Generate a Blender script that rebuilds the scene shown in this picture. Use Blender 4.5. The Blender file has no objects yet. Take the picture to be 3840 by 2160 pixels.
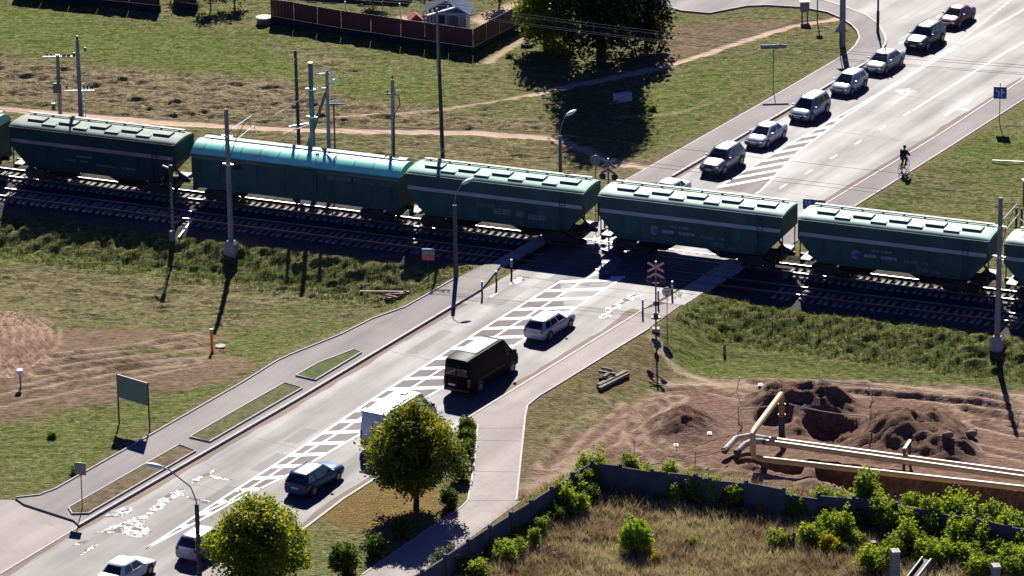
import bpy, bmesh, math, random
import numpy as np
from mathutils import Vector, Matrix
from mathutils.geometry import tessellate_polygon
random.seed(7); rng = np.random.default_rng(11)
C = bpy.context.scene
COL = C.collection
R = math.radians
# ------------------------------------------------------------------ camera
PITCH, ROLL, DIST, FPX = R(19.5), R(0.8), 303.0, 16500.0
CAM = np.array([0, -DIST*math.cos(PITCH), DIST*math.sin(PITCH)])
FW = np.array([0, math.cos(PITCH), -math.sin(PITCH)]); RT0 = np.array([1.0, 0, 0]); UP0 = np.cross(RT0, FW)
RT = math.cos(ROLL)*RT0 - math.sin(ROLL)*UP0; UP = math.sin(ROLL)*RT0 + math.cos(ROLL)*UP0
cam = bpy.data.objects.new('camera', bpy.data.cameras.new('camera')); COL.objects.link(cam)
M = Matrix([[RT[i], UP[i], -FW[i], CAM[i]] for i in range(3)] + [[0, 0, 0, 1]])
cam.matrix_world = M
cam.data.sensor_width = 36.0; cam.data.lens = FPX/3840*36.0
cam.data.clip_start = 5; cam.data.clip_end = 6000
C.camera = cam
# ------------------------------------------------------------------ sky, sun, exposure
SUN_EL, SUN_AZ = R(36), R(-1.2)       # the sun stands behind the scene, opposite the camera
w = bpy.data.worlds.new('World'); C.world = w; w.use_nodes = True
nt = w.node_tree; bg = nt.nodes['Background']
sky = nt.nodes.new('ShaderNodeTexSky'); sky.sky_type = 'NISHITA'; sky.sun_disc = False
sky.sun_elevation = SUN_EL; sky.sun_rotation = -SUN_AZ; sky.air_density = 0.55; sky.dust_density = 0.0; sky.ozone_density = 6.0
hs_ = nt.nodes.new('ShaderNodeHueSaturation'); hs_.inputs['Saturation'].default_value = 1.12; hs_.inputs['Hue'].default_value = .525; nt.links.new(sky.outputs[0], hs_.inputs['Color']); nt.links.new(hs_.outputs[0], bg.inputs[0]); bg.inputs[1].default_value = 0.05
sun = bpy.data.objects.new('sun', bpy.data.lights.new('sun', 'SUN')); COL.objects.link(sun)
sun.data.energy = 5.0; sun.data.angle = R(0.5); sun.data.color = (1.0, 0.95, 0.87)
sd = Vector((math.sin(-SUN_AZ)*math.cos(SUN_EL), math.cos(SUN_AZ)*math.cos(SUN_EL), math.sin(SUN_EL)))
sun.rotation_euler = sd.to_track_quat('Z', 'Y').to_euler()
C.view_settings.view_transform = 'Standard'; C.view_settings.look = 'None'
C.view_settings.exposure = 1.1; C.view_settings.gamma = 1.0
C.render.engine = 'CYCLES'
C.cycles.max_bounces = 6
# ------------------------------------------------------------------ photo survey: pixel (2576 wide) to a point at height z
S = 3840/2576
def ray(px, py):
    return FW*FPX + RT*(px*S-1920) - UP*(py*S-1080)
def atz(px, py, z=0.0):
    d = ray(px, py); return CAM + d*((z-CAM[2])/d[2])
TA = R(-22.96); TD = np.array([math.cos(TA), math.sin(TA)]); TN = np.array([-TD[1], TD[0]])
TO = np.array([-23.0778, 22.2445]) - TN*0.81          # centre of the far track
def tn(x, y): return (x-TO[0])*TD[0]+(y-TO[1])*TD[1], (x-TO[0])*TN[0]+(y-TO[1])*TN[1]
def tw(t, n): return TO + TD*t + TN*n
RA = R(59.9); RD = np.array([math.cos(RA), math.sin(RA)]); RN = np.array([-RD[1], RD[0]])   # road heading (away from the camera)
# ------------------------------------------------------------------ numpy noise
def vnoise(x, y, seed=0):
    xi = np.floor(x).astype(np.int64); yi = np.floor(y).astype(np.int64); xf = x-xi; yf = y-yi
    def h(a, b):
        n = (a*374761393 + b*668265263 + seed*982451653) & 0x7fffffff
        n = ((n ^ (n >> 13))*1274126177) & 0x7fffffff
        return ((n ^ (n >> 16)) & 0xffff)/65535.0
    u = xf*xf*(3-2*xf); v = yf*yf*(3-2*yf)
    return (h(xi, yi)*(1-u)+h(xi+1, yi)*u)*(1-v) + (h(xi, yi+1)*(1-u)+h(xi+1, yi+1)*u)*v
def fbm(x, y, o=4, seed=0):
    a = 0; s = 0.5; f = 1.0
    for i in range(o): a = a + s*vnoise(x*f, y*f, seed+i); s *= .5; f *= 2.03
    return a
def sst(a, b, x):
    t = np.clip((x-a)/(b-a), 0, 1); return t*t*(3-2*t)
def inpoly(x, y, P):
    r = np.zeros(np.shape(x), bool); n = len(P); j = n-1
    for i in range(n):
        xi, yi = P[i][0], P[i][1]; xj, yj = P[j][0], P[j][1]
        c = ((yi > y) != (yj > y)) & (x < (xj-xi)*(y-yi)/((yj-yi) if yj != yi else 1e-9)+xi)
        r ^= c; j = i
    return r
def pdist(x, y, P, closed=True):
    d = np.full(np.shape(x), 1e9); n = len(P)
    for i in range(n if closed else n-1):
        ax, ay = P[i][0], P[i][1]; bx, by = P[(i+1) % n][0], P[(i+1) % n][1]
        L = (bx-ax)**2+(by-ay)**2+1e-9
        t = np.clip(((x-ax)*(bx-ax)+(y-ay)*(by-ay))/L, 0, 1)
        d = np.minimum(d, np.hypot(x-ax-t*(bx-ax), y-ay-t*(by-ay)))
    return d
# ------------------------------------------------------------------ outlines on the ground, surveyed from the photo
def poly(pts, z=0.0): return [tuple(atz(a, b, z)[:2]) for a, b in pts]
ROAD = poly([(-300,1627),(200,1326),(751,1007),(1211.6,731),(1693,446.7),(1995,271.7),(2174,165),(2212,136),(2229,115),(2231,103),(2227,90),(2211,63),(2184,43),(2127,20),(2061,0),(1900,-42),(1700,-90),(1550,-118),(1700,-260),(2800,-260),(2960,-40),(2700,121),(2576,196.6),(2361.5,338),(1992,563),(1614,780),(1427,895.6),(1312,966),(1165.5,1056),(1125.4,1086),(858.7,1256),(766.7,1326),(570,1449),(300,1620)])
WALK_L = poly([(213,1194.5),(336.7,1124.4),(613.4,966),(700,912),(730,898),(858.7,846.4),(938.7,806.4),(1018.7,778),(1075.4,746.4),(1142,708),(1218.7,669.7),(1262,668),(1211.6,731),(751,1007),(200,1326),(184,1312),(60,1272),(40,1257.7),(100,1251),(143.3,1234.4)])
APRON = poly([(-300,1250),(38,1258),(60,1272.5),(184,1312.5),(199,1326),(-299,1626)])
WALK_R = poly([(1614,780),(1748.8,744),(1703.8,774),(1632,826),(1559,871),(1405,966),(1352,998),(1325,1021),(1319,1049),(1297,1259),(1309,1262),(1120,1400),(1030,1470),(900,1570),(760,1570),(909,1446),(1122,1299),(1160,1275),(1175,1259),(1192,1163),(1200,1069),(1191,1069),(1166,1086.5),(1126,1086.5),(1165.7,1056.4),(1312.2,966.4),(1427.2,896)])
WALK_UL = poly([(1560,466),(1610,438),(1910,268),(2105,154),(2134,137),(2153,118),(2164,97),(2159,82),(2147,67),(2117,47),(2084,33),(2017,20),(1930,15),(1877,17),(1784,35),(1717,29),(1640,8),(1400,-45),(1540,-114),(1549,-117.5),(1700,-89.5),(1900,-41.5),(2061,0.4),(2126.6,20.4),(2183.6,43.4),(2210.6,63.4),(2226.5,90),(2230.5,103),(2228.5,115),(2211.5,136),(2173.5,165),(1994.5,271.5),(1692.5,446.5),(1665,463)])
WALK_UR = poly([(1992.4,563),(2361.8,338.2),(2576.3,196.8),(2700.3,121.2),(2960,-39),(3080,-40),(2700,172),(2576,248),(2361.5,385.4),(2147,519.6),(1975,625),(1950,590)])
PAVED = [ROAD, WALK_L, APRON, WALK_R, WALK_UL, WALK_UR]
CROSS = [tuple(q) for q in (atz(1211,731)[:2], atz(1693,446)[:2], atz(1995,563)[:2], atz(1640,770)[:2])]
# ------------------------------------------------------------------ terrain height field
def axis(a, b, st, far):
    c = np.arange(a, b+1e-6, st)
    return np.concatenate([[-q for q in far[::-1]] + [], c, far]) if False else np.concatenate([a-np.array(far[::-1]), c, b+np.array(far)])
FAR = [1.5, 4, 9, 20, 50, 120, 300, 900, 3000]
GX = axis(-52, 52, 0.19, FAR); GY = axis(-62, 92, 0.19, FAR)
XX, YY = np.meshgrid(GX, GY)
T_, N_ = tn(XX, YY)
roadc = (XX-CROSS[0][0])*RN[0]+(YY-CROSS[0][1])*RN[1]      # signed distance left of the left kerb
left = roadc > -6
low_near = np.where(left, -2.0, -1.45)
near = -0.30+(low_near+0.30)*np.where(left, np.clip((-6.3-N_)/3.9, 0, 1), np.clip((-7.7-N_)/3.8, 0, 1))
near = near + (0.0-low_near)*0.85*sst(-16, -36, N_)*(N_ < -9)
far = -0.30 + (-0.62+0.30)*sst(3.0, 5.5, N_) + 0.45*sst(14, 40, N_)
ZZ = np.where(N_ < -2, near, far)
dp = np.full(XX.shape, 1e9); ins = np.zeros(XX.shape, bool)
core = (np.abs(XX) < 60) & (YY > -75) & (YY < 110)
for P in PAVED:
    dp[core] = np.minimum(dp[core], pdist(XX[core], YY[core], P)); ins[core] |= inpoly(XX[core], YY[core], P)
dp[ins] = 0
ontrack = (N_ < 2.6) & (N_ > -6.9)
wgt = np.where(ontrack, sst(0, 1.2, dp), sst(0.1, 5.0, dp))
ZZ = 0.0*(1-wgt) + ZZ*wgt
PAVEW = dp
def sample(G, x, y):
    i = np.clip(np.searchsorted(GX, x)-1, 0, len(GX)-2); j = np.clip(np.searchsorted(GY, y)-1, 0, len(GY)-2)
    u = (x-GX[i])/(GX[i+1]-GX[i]); v = (y-GY[j])/(GY[j+1]-GY[j])
    return (G[j, i]*(1-u)+G[j, i+1]*u)*(1-v)+(G[j+1, i]*(1-u)+G[j+1, i+1]*u)*v
def at(px, py):                                            # a pixel's point on the ground
    z = 0.0
    for _ in range(14):
        P = atz(px, py, z); z = .5*z+.5*float(sample(ZZ, P[0], P[1]))
    return Vector((P[0], P[1], z))
def gz(x, y): return float(sample(ZZ, x, y))
def atp(pts): return [tuple(at(a, b)[:2]) for a, b in pts]
# excavation: pit, trench, spoil heaps (far right foreground)
def bump_at(px, py, rx, ry, h, ang=0.0, pw=1.15):
    q = at(px, py); dx = XX-q.x; dy = YY-q.y; ca, sa = math.cos(ang), math.sin(ang)
    r = np.hypot((dx*ca+dy*sa)/rx, (-dx*sa+dy*ca)/ry)
    return h*np.clip(1-r, 0, 1)**pw
Z0 = ZZ.copy()
add = np.zeros(XX.shape)
for q in [(2285,1112,5.0,5.4,2.1),(2170,1085,3.0,3.4,.6),(2350,1085,3.2,3.2,.8),(2030,1020,3.6,2.6,1.2),(1955,1012,2.6,2.4,1.0),(2095,1018,2.2,2.2,1.0),(1715,1075,2.6,3.2,1.35),(1760,1060,2.2,2.2,.45),(2400,1145,2.2,2.4,.95),(2010,1085,1.6,2.0,.7),(2240,1120,1.6,2,.5),(1905,1180,2.6,1.2,.35)]:
    add += bump_at(*q)
pit = bump_at(2105,1080,2.3,3.6,-2.0,0.25,.55) + bump_at(1945,1050,1.3,2.0,-1.5,0,.6)
TRENCH = atp([(2052,1168),(2150,1180),(2300,1203),(2640,1258),(2640,1335),(2400,1300),(2200,1262),(2045,1212)])
TRENCH2 = atp([(1840,1150),(2030,1163),(2020,1198),(1930,1188),(1850,1172)])
dT = pdist(XX, YY, TRENCH); iT = inpoly(XX, YY, TRENCH); dT2 = pdist(XX, YY, TRENCH2); iT2 = inpoly(XX, YY, TRENCH2)
add += np.where(iT, -2.0*sst(0, .45, dT), .22*sst(1.3, 0, dT)) + np.where(iT2, -1.2*sst(0, .6, dT2), 0) + pit
rough = np.abs(add) > .03
ZZ = ZZ + add*sst(.4, 1.5, dp)
# ------------------------------------------------------------------ what grows or lies where (world-space masks)
def mask(P, soft=.8, ns=1.0, seed=0):
    b = np.zeros(XX.shape); c = core
    d = pdist(XX[c], YY[c], P); s = np.where(inpoly(XX[c], YY[c], P), d, -d)
    s = s + (fbm(XX[c]*.9, YY[c]*.9, 3, seed)-.45)*2.6*ns
    b[c] = sst(-soft, soft, s); return b
def lane(P, wd, soft=.25, ns=.5, seed=0):
    b = np.zeros(XX.shape); c = core
    d = pdist(XX[c], YY[c], P, False) + (fbm(XX[c]*1.3, YY[c]*1.3, 3, seed)-.45)*ns
    b[c] = sst(wd/2+soft, wd/2-soft, d); return b
n1 = fbm(XX*.16, YY*.22, 4, 3); n2 = fbm(XX*.7, YY*.9, 3, 9)
tan = .35 + .35*(n1-.5)*2
dirt = np.zeros(XX.shape); path = np.zeros(XX.shape); lush = .25+.5*(n2-.4)
def over(a, m, v): return a*(1-m)+v*m
# north side: mown hay between the two footpaths and the garden fence, green strips
for P, v in (([(-60,140),(180,165),(420,190),(640,200),(760,210),(860,250),(1000,270),(1380,300),(1420,335),(1000,318),(420,300),(0,255),(-60,250)], .95),
             ([(-60,290),(400,315),(1000,335),(1400,350),(1500,440),(1400,470),(1040,420),(500,330),(-60,290)], .62),
             ([(-60,20),(60,20),(640,110),(900,170),(1070,240),(900,250),(760,200),(600,190),(300,170),(-60,110)], .12),
             ([(1100,190),(1400,130),(1400,300),(1150,300)], .42), ([(680,120),(900,150),(940,200),(760,200)], .6),
             ([(1560,260),(1800,170),(2130,95),(2125,140),(1720,375),(1600,400)], .22),
             ([(1640,30),(1900,30),(2000,45),(1900,90),(1660,110)], .35)):
    tan = over(tan, mask(poly(P, -.5), 1.5, 1.2, len(P)), v)
dirt = over(dirt, mask(poly([(1640,75),(1800,62),(1980,50),(2010,68),(1880,98),(1760,135),(1650,170),(1600,160)], -.4), 1.2, 1.3, 4), .62)
dirt = over(dirt, mask(poly([(1500,375),(1560,395),(1620,410),(1700,370),(1740,350),(1690,400),(1610,440),(1540,470),(1490,440)], -.3), 1.0, 1.2, 5), .75)
# south-west field
for P, v in (([(-60,560),(900,655),(880,690),(640,740),(-60,740)], .62), ([(-60,570),(300,590),(900,655),(900,690),(500,665),(-60,615)], .2),
             ([(-60,700),(300,745),(820,755),(900,700),(1050,680),(1000,745),(560,800),(-60,760)], .55),
             ([(560,800),(1000,745),(1050,745),(850,840),(690,900),(650,930),(560,880)], .18), ([(-60,1080),(250,1030),(700,955),(600,980),(40,1255),(-60,1250)], .25),
             ([(960,640),(1200,660),(1060,740),(960,735)], .45)):
    tan = over(tan, mask(poly(P, -.7), 1.2, 1.2, len(P)+7), v)
dirt = over(dirt, mask(poly([(-60,745),(60,755),(150,800),(300,795),(450,800),(560,815),(545,860),(620,905),(660,935),(560,975),(420,995),(250,1020),(80,1060),(-60,1090)], -.5), 1.2, 1.6, 6), .75)
dirt = over(dirt, mask(poly([(-60,750),(70,760),(140,800),(150,850),(110,920),(40,965),(-60,985)], -.5), .8, .8, 7), 1.0)
dirt = over(dirt, mask(poly([(300,868),(420,868),(560,880),(500,890),(330,890)], -.5), .5, .6, 8), .15)
# south-east: grass bank, building site, waste ground behind the concrete fence
tan = over(tan, mask(poly([(1690,770),(1780,745),(2100,800),(2640,890),(2640,935),(2480,935),(2000,925),(1700,900),(1640,850)], -.7), 1.0, 1.0, 11), .16)
dirt = over(dirt, mask(poly([(1690,925),(1900,915),(2200,925),(2640,945),(2640,1330),(2350,1290),(1880,1210),(1490,1166),(1310,1262),(1298,1256),(1330,1130),(1470,1080),(1560,1010),(1650,960)], -.4), .8, 1.0, 12), .97)
dirt = over(dirt, mask(poly([(1330,1020),(1410,970),(1560,880),(1640,830),(1700,905),(1640,950),(1540,1010),(1440,1080),(1320,1160)], -.2), .9, 1.6, 13), .5)
dirt = over(dirt, mask(poly([(1330,1040),(1440,965),(1520,1000),(1420,1110),(1320,1190)], -.2), .7, 1.2, 14), .25)
WASTE = poly([(1490,1166),(1880,1212),(2350,1292),(2700,1345),(2700,1560),(1000,1560),(1030,1449),(1309,1262)], -.2)
mW = mask(WASTE, .6, .3, 15)
tan = over(tan, mW, np.clip(.75+.9*(fbm(XX*.3, YY*.35, 3, 77)-.5), .2, 1)); dirt = over(dirt, mW, 0.0)
tan = over(tan, mask(poly([(1080,1470),(1300,1420),(1700,1395),(2000,1400),(2230,1440),(2230,1500),(1080,1500)], -.2), 1.0, 1.2, 55)*mW, .42)
for P in ([(-60,25),(200,55),(640,135),(900,200),(860,262),(600,200),(300,150),(-60,100)], [(850,165),(1190,185),(1130,255),(880,250)], [(1600,255),(1790,185),(1930,170),(1800,260),(1640,330)], [(500,880),(600,880),(690,900),(650,935),(520,900)], [(1700,880),(1900,905),(2060,900),(2000,925),(1720,915)], [(2280,400),(2576,270),(2640,300),(2640,420),(2400,440)], [(-60,1080),(400,1020),(680,960),(400,1090),(100,1240)]):
    lush = over(lush, mask(poly(P, -.5), 1.0, 1.4, len(P)+60), .62)
dry = mW*sst(.42, .62, fbm(XX*.22+5, YY*.3, 3, 21))       # reddish dead grass
# verge by the trees: fallen leaves
VERGE = poly([(1191,1072),(1200,1070),(1192,1163),(1175,1259),(1160,1275),(1122,1299),(909,1446),(700,1600),(450,1600),(570,1449),(766.7,1326),(858.7,1256),(1125,1087)])
mV = mask(VERGE, .3, .1, 16); tan = over(tan, mV, .42)
litter = lambda px, py, r: sst(r, r*.35, np.hypot(XX-at(px, py).x, (YY-at(px, py).y))+(n2-.5)*2)
leafl = np.clip(litter(1000,1270,4.6)+litter(900,1290,3.0), 0, 1)*mV
# footpaths
for P, wd, v in (([(-60,262),(0,266),(200,284),(420,303),(700,319),(1000,328),(1200,331),(1390,346)], 1.25, 1), ([(840,291),(1000,283),(1100,276),(1250,258),(1370,236)], .55, .7),
                 ([(1340,243),(1500,212),(1660,180),(1760,147),(1900,100),(2000,72),(2120,58)], .95, 1), ([(1390,346),(1480,378),(1530,400),(1590,425),(1640,440)], 1.1, .85), ([(1225,165),(1290,122),(1335,86)], .9, .7),
                 ([(1640,860),(1690,895),(1800,930)], .8, .6), ([(1560,300),(1700,290),(1800,262)], .4, .4), ([(-60,1010),(150,965),(330,935),(560,872)], .35, .55), ([(-60,1040),(250,975),(520,910)], .35, .45)):
    path = np.maximum(path, v*lane(poly(P, -.45), wd, .22, .5, len(P)))
for P in (([(2000,930),(2200,932),(2576,962)]), ([(1690,940),(1800,930),(1950,935),(2150,950)]), ([(1340,1240),(1420,1190),(1480,1150)]), ([(1880,1235),(2200,1270),(2640,1335)])):
    path = np.maximum(path, .6*lane(poly(P, -.4), 1.6, .7, 1.2, 3))
sandy = mask(poly([(1180,45),(1330,-10),(1330,30),(1210,75)], -.2), .6, .5, 30)+mask(poly([(1000,40),(1080,36),(1090,75),(1010,60)], -.2), .5, .5, 31)
path = np.maximum(path, np.clip(sandy, 0, 1)*.9)
# soil verges beside paving and ballast on the track bed
edge = sst(1.3, .2, dp)*(~ins); dirt = np.maximum(dirt, edge*.55*sst(.35, .6, n2+.1)*(1-mV))
bal = (sst(2.9, 2.3, N_)*sst(-7.4, -6.7, N_))*sst(.0, .6, dp)
# wheel ruts
ruts = np.zeros(XX.shape); tread = np.zeros(XX.shape)
rutc = np.zeros(XX.shape)
def rut(P, wd=.34, dpth=.16, gap=None):
    global ruts, rutc
    P = poly(P, -.45); d = pdist(XX[core], YY[core], P, False); d = d+(fbm(XX[core]*.7, YY[core]*.7, 3, 91)-.47)*.22; r = np.zeros(XX.shape)
    r[core] = -dpth*np.exp(-(d/wd)**2)+dpth*.7*np.exp(-((d-wd*2)/(wd*.8))**2); ruts += r; q = np.zeros(XX.shape); q[core] = sst(.22, .46, fbm(XX[core]*.9, YY[core]*.9, 3, 92))*np.exp(-((d-wd*1.9)/(wd*.9))**2); rutc = np.maximum(rutc, q)
for k in range(6):
    rut([(25-23*k,750+5*k),(90-23*k,768+3*k),(136-23*k,808),(140-23*k,850),(112-23*k,893),(70-23*k,925),(30-23*k,952)], .17, .17)
for P in ([(130,925),(330,885),(560,835)], [(100,945),(330,908),(600,858)], [(60,985),(300,935),(480,905)], [(140,900),(320,868),(480,815)],
          [(1900,930),(2200,938),(2600,975)], [(1950,945),(2300,965),(2600,1000)], [(2200,925),(2400,945),(2600,990)], [(2430,1000),(2600,1030)], [(2450,1040),(2600,1075)], [(2480,1120),(2600,1150)],
          [(1640,1000),(1590,1060),(1600,1120),(1680,1180)], [(1670,1000),(1620,1060),(1640,1120),(1730,1185)], [(1700,985),(1570,1090),(1500,1150)], [(1660,960),(1760,950),(1900,985)], [(1880,1222),(2100,1255),(2600,1335)], [(1740,1195),(1900,1215),(2200,1265)],
          [(1500,1010),(1400,1110)], [(1540,1010),(1440,1110),(1380,1190)]): rut(P)
path = np.maximum(path, rutc*.5*np.clip(dirt*1.5, 0, 1)); dirt = np.clip(dirt, 0, 1)*(1-path*.5)
# micro relief
lowland = ~ontrack
wind = fbm(XX*.8+ .3*YY, YY*2.1, 4, 40)-.47
lump = fbm(XX*1.7, YY*1.9, 4, 41)-.47
clod = fbm(XX*1.1, YY*2.2, 5, 43)-.47
bankm = sst(-6.9, -7.6, N_)*sst(-13.5, -11, N_)*(~ins)
heap = np.clip(np.abs(add)*1.2, 0, 1)
disp = tan*.80*wind + (1-tan)*.24*lump
disp = over(disp, np.clip(dirt*1.2, 0, 1), .20*clod + ruts) + ruts*.4*(1-dirt) + bankm*.42*lump + heap*.85*clod
disp = over(disp, np.clip(path-rutc, 0, 1), ruts*.3 - .05) + mW*.3*lump
disp = disp*(1-mV*.75)*sst(.15, 1.2, dp)*(1-bal)
disp = disp + bal*.10*(fbm(XX*3, YY*3, 2, 44)-.5)
ZS = ZZ.copy(); ZZ = ZZ + disp
ZZ[ins] = -.07
ZZ = np.where((~ins) & (dp < .25), np.minimum(ZZ, -.012), ZZ)
# ------------------------------------------------------------------ mesh helpers
def finish(o, mt, parent=None, smooth=False):
    if mt is not None: o.data.materials.append(mt)
    if parent is not None: o.parent = parent
    if smooth: o.data.polygons.foreach_set('use_smooth', [True]*len(o.data.polygons))
    COL.objects.link(o); return o
def np_mesh(name, v, quads, mt, parent=None, smooth=False):
    me = bpy.data.meshes.new(name); v = np.asarray(v, np.float32).reshape(-1, 3); q = np.asarray(quads, np.int32)
    k = q.shape[1]; me.vertices.add(len(v)); me.vertices.foreach_set('co', v.ravel())
    me.loops.add(q.size); me.loops.foreach_set('vertex_index', q.ravel())
    me.polygons.add(len(q)); me.polygons.foreach_set('loop_start', np.arange(0, q.size, k, dtype=np.int32))
    me.polygons.foreach_set('loop_total', np.full(len(q), k, np.int32)); me.update(calc_edges=True); me.validate()
    return finish(bpy.data.objects.new(name, me), mt, parent, smooth)
def colattr(o, name, arr):
    a = o.data.attributes.new(name, 'FLOAT_COLOR', 'POINT'); a.data.foreach_set('color', np.asarray(arr, np.float32).ravel())
class MB:
    def __init__(s): s.v = []; s.f = []; s.xf = None
    def add(s, vs, fs):
        b = len(s.v); s.v += [tuple(q) for q in vs]; s.f += [tuple(b+i for i in f) for f in fs]; return s
    def box(s, cx, cy, cz, sx, sy, sz, rz=0.0):
        c, n = math.cos(rz), math.sin(rz); vs = []
        for dz in (-.5, .5):
            for dx, dy in ((-.5, -.5), (.5, -.5), (.5, .5), (-.5, .5)):
                x, y = dx*sx, dy*sy; vs.append((cx+x*c-y*n, cy+x*n+y*c, cz+dz*sz))
        return s.add(vs, [(3,2,1,0),(4,5,6,7),(0,1,5,4),(1,2,6,5),(2,3,7,6),(3,0,4,7)])
    def tube(s, pts, r, n=8, cap=True):
        pts = [Vector(p) for p in pts]; rs = r if isinstance(r, (list, tuple)) else [r]*len(pts); rings = []; prev = None
        for i, p in enumerate(pts):
            d = (pts[min(i+1, len(pts)-1)]-pts[max(i-1, 0)]).normalized()
            if prev is None:
                a = Vector((0, 0, 1)) if abs(d.z) < .9 else Vector((1, 0, 0)); u = d.cross(a).normalized()
            else: u = (prev-d*prev.dot(d)).normalized()
            prev = u; v = d.cross(u); rings.append([p+(u*math.cos(2*math.pi*k/n)+v*math.sin(2*math.pi*k/n))*rs[i] for k in range(n)])
        fs = []; L = len(rings)
        for i in range(L-1):
            for k in range(n): fs.append((i*n+k, i*n+(k+1) % n, (i+1)*n+(k+1) % n, (i+1)*n+k))
        if cap: fs.append(tuple(range(n))[::-1]); fs.append(tuple((L-1)*n+k for k in range(n)))
        return s.add([q for r_ in rings for q in r_], fs)
    def bar(s, p, q, w, h):
        p = Vector(p); q = Vector(q); d = (q-p).normalized(); a = Vector((0, 0, 1)) if abs(d.z) < .95 else Vector((0, 1, 0))
        u = d.cross(a).normalized()*w/2; v = u.cross(d).normalized()*h/2
        return s.add([p-u-v, p+u-v, p+u+v, p-u+v, q-u-v, q+u-v, q+u+v, q-u+v], [(0,1,2,3),(7,6,5,4),(0,4,5,1),(1,5,6,2),(2,6,7,3),(3,7,4,0)])
    def prism(s, pts, z0, z1, bottom=True):
        n = len(pts); P = [Vector((a, b, 0)) for a, b in pts]
        ar = sum(P[i].x*P[(i+1) % n].y-P[(i+1) % n].x*P[i].y for i in range(n))
        if ar < 0: P = P[::-1]
        tri = tessellate_polygon([P]); b = len(s.v)
        s.v += [(p.x, p.y, z1) for p in P]+[(p.x, p.y, z0) for p in P]
        for t in tri:
            a, c, d = t; nz = (P[c]-P[a]).cross(P[d]-P[a]).z
            t = (a, c, d) if nz > 0 else (d, c, a)
            s.f.append(tuple(b+i for i in t))
            if bottom: s.f.append(tuple(b+n+i for i in t[::-1]))
        for i in range(n): s.f.append((b+i, b+n+i, b+n+(i+1) % n, b+(i+1) % n))
        return s
    def extr(s, prof, y0, y1):                             # profile in x,z extruded along y
        n = len(prof); P = [Vector((a, b, 0)) for a, b in prof]; b = len(s.v)
        s.v += [(p.x, y0, p.y) for p in P]+[(p.x, y1, p.y) for p in P]
        for t in tessellate_polygon([P]):
            a, c, d = t; nz = (P[c]-P[a]).cross(P[d]-P[a]).z; t = (a, c, d) if nz > 0 else (d, c, a)
            s.f.append(tuple(b+i for i in t)); s.f.append(tuple(b+n+i for i in t[::-1]))
        for i in range(n): s.f.append((b+i, b+(i+1) % n, b+n+(i+1) % n, b+n+i))
        return s
    def loft(s, rings, cap=True, close=True):
        n = len(rings[0]); fs = []; L = len(rings)
        for i in range(L-1):
            for k in range(n if close else n-1): fs.append((i*n+k, i*n+(k+1) % n, (i+1)*n+(k+1) % n, (i+1)*n+k))
        if cap: fs.append(tuple(range(n))[::-1]); fs.append(tuple((L-1)*n+k for k in range(n)))
        return s.add([q for r_ in rings for q in r_], fs)
    def disc(s, c, nrm, r, n=16, th=.01):
        c = Vector(c); nrm = Vector(nrm).normalized(); return s.tube([c-nrm*th/2, c+nrm*th/2], r, n)
    def ico(s, c, r, sub=2, sq=(1, 1, 1)):
        bm = bmesh.new(); bmesh.ops.create_icosphere(bm, subdivisions=sub, radius=1); bm.verts.ensure_lookup_table()
        s.add([(c[0]+v.co.x*r*sq[0], c[1]+v.co.y*r*sq[1], c[2]+v.co.z*r*sq[2]) for v in bm.verts], [[v.index for v in f.verts] for f in bm.faces]); bm.free(); return s
    def build(s, name, mt, parent=None, smooth=False, bevel=0.0, seg=2, weld=False):
        me = bpy.data.meshes.new(name); me.from_pydata(s.v, [], s.f); me.update()
        bm = bmesh.new(); bm.from_mesh(me)
        if weld: bmesh.ops.remove_doubles(bm, verts=bm.verts, dist=1e-4)
        bmesh.ops.recalc_face_normals(bm, faces=bm.faces)
        if bevel:
            es = [e for e in bm.edges if len(e.link_faces) == 2 and e.calc_face_angle(0) > .45]
            bmesh.ops.bevel(bm, geom=es, offset=bevel, segments=seg, affect='EDGES', profile=.6, clamp_overlap=True)
        bm.to_mesh(me); bm.free()
        o = finish(bpy.data.objects.new(name, me), mt, parent)
        if smooth:
            me.polygons.foreach_set('use_smooth', [True]*len(me.polygons))
            try: me.set_sharp_from_angle(angle=R(smooth if smooth is not True else 38))
            except Exception: pass
        return o
def tag(o, label, cat, group=None, kind=None):
    if label: o['label'] = label
    if cat: o['category'] = cat
    if group: o['group'] = group
    if kind: o['kind'] = kind
    return o
def struct(o): o['kind'] = 'structure'; return o
def thing(name, label, cat, loc, rz=0.0, group=None):
    o = bpy.data.objects.new(name, None); COL.objects.link(o); o.location = loc; o.rotation_euler = (0, 0, rz); o.empty_display_size = .2
    return tag(o, label, cat, group)
def dup(root, loc, rz=0.0, label=None, scale=None):
    def cp(o, par):
        c = o.copy(); COL.objects.link(c)
        if par is not None: c.parent = par
        for k in ch[o.name]: cp(k, c)
        return c
    ch = {}
    def walk(o):
        ch[o.name] = list(o.children)
        for k in o.children: walk(k)
    walk(root); r = cp(root, None); r.location = loc; r.rotation_euler = (0, 0, rz)
    if scale: r.scale = scale if not isinstance(scale, float) else (scale,)*3
    if label: r['label'] = label
    return r
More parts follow.
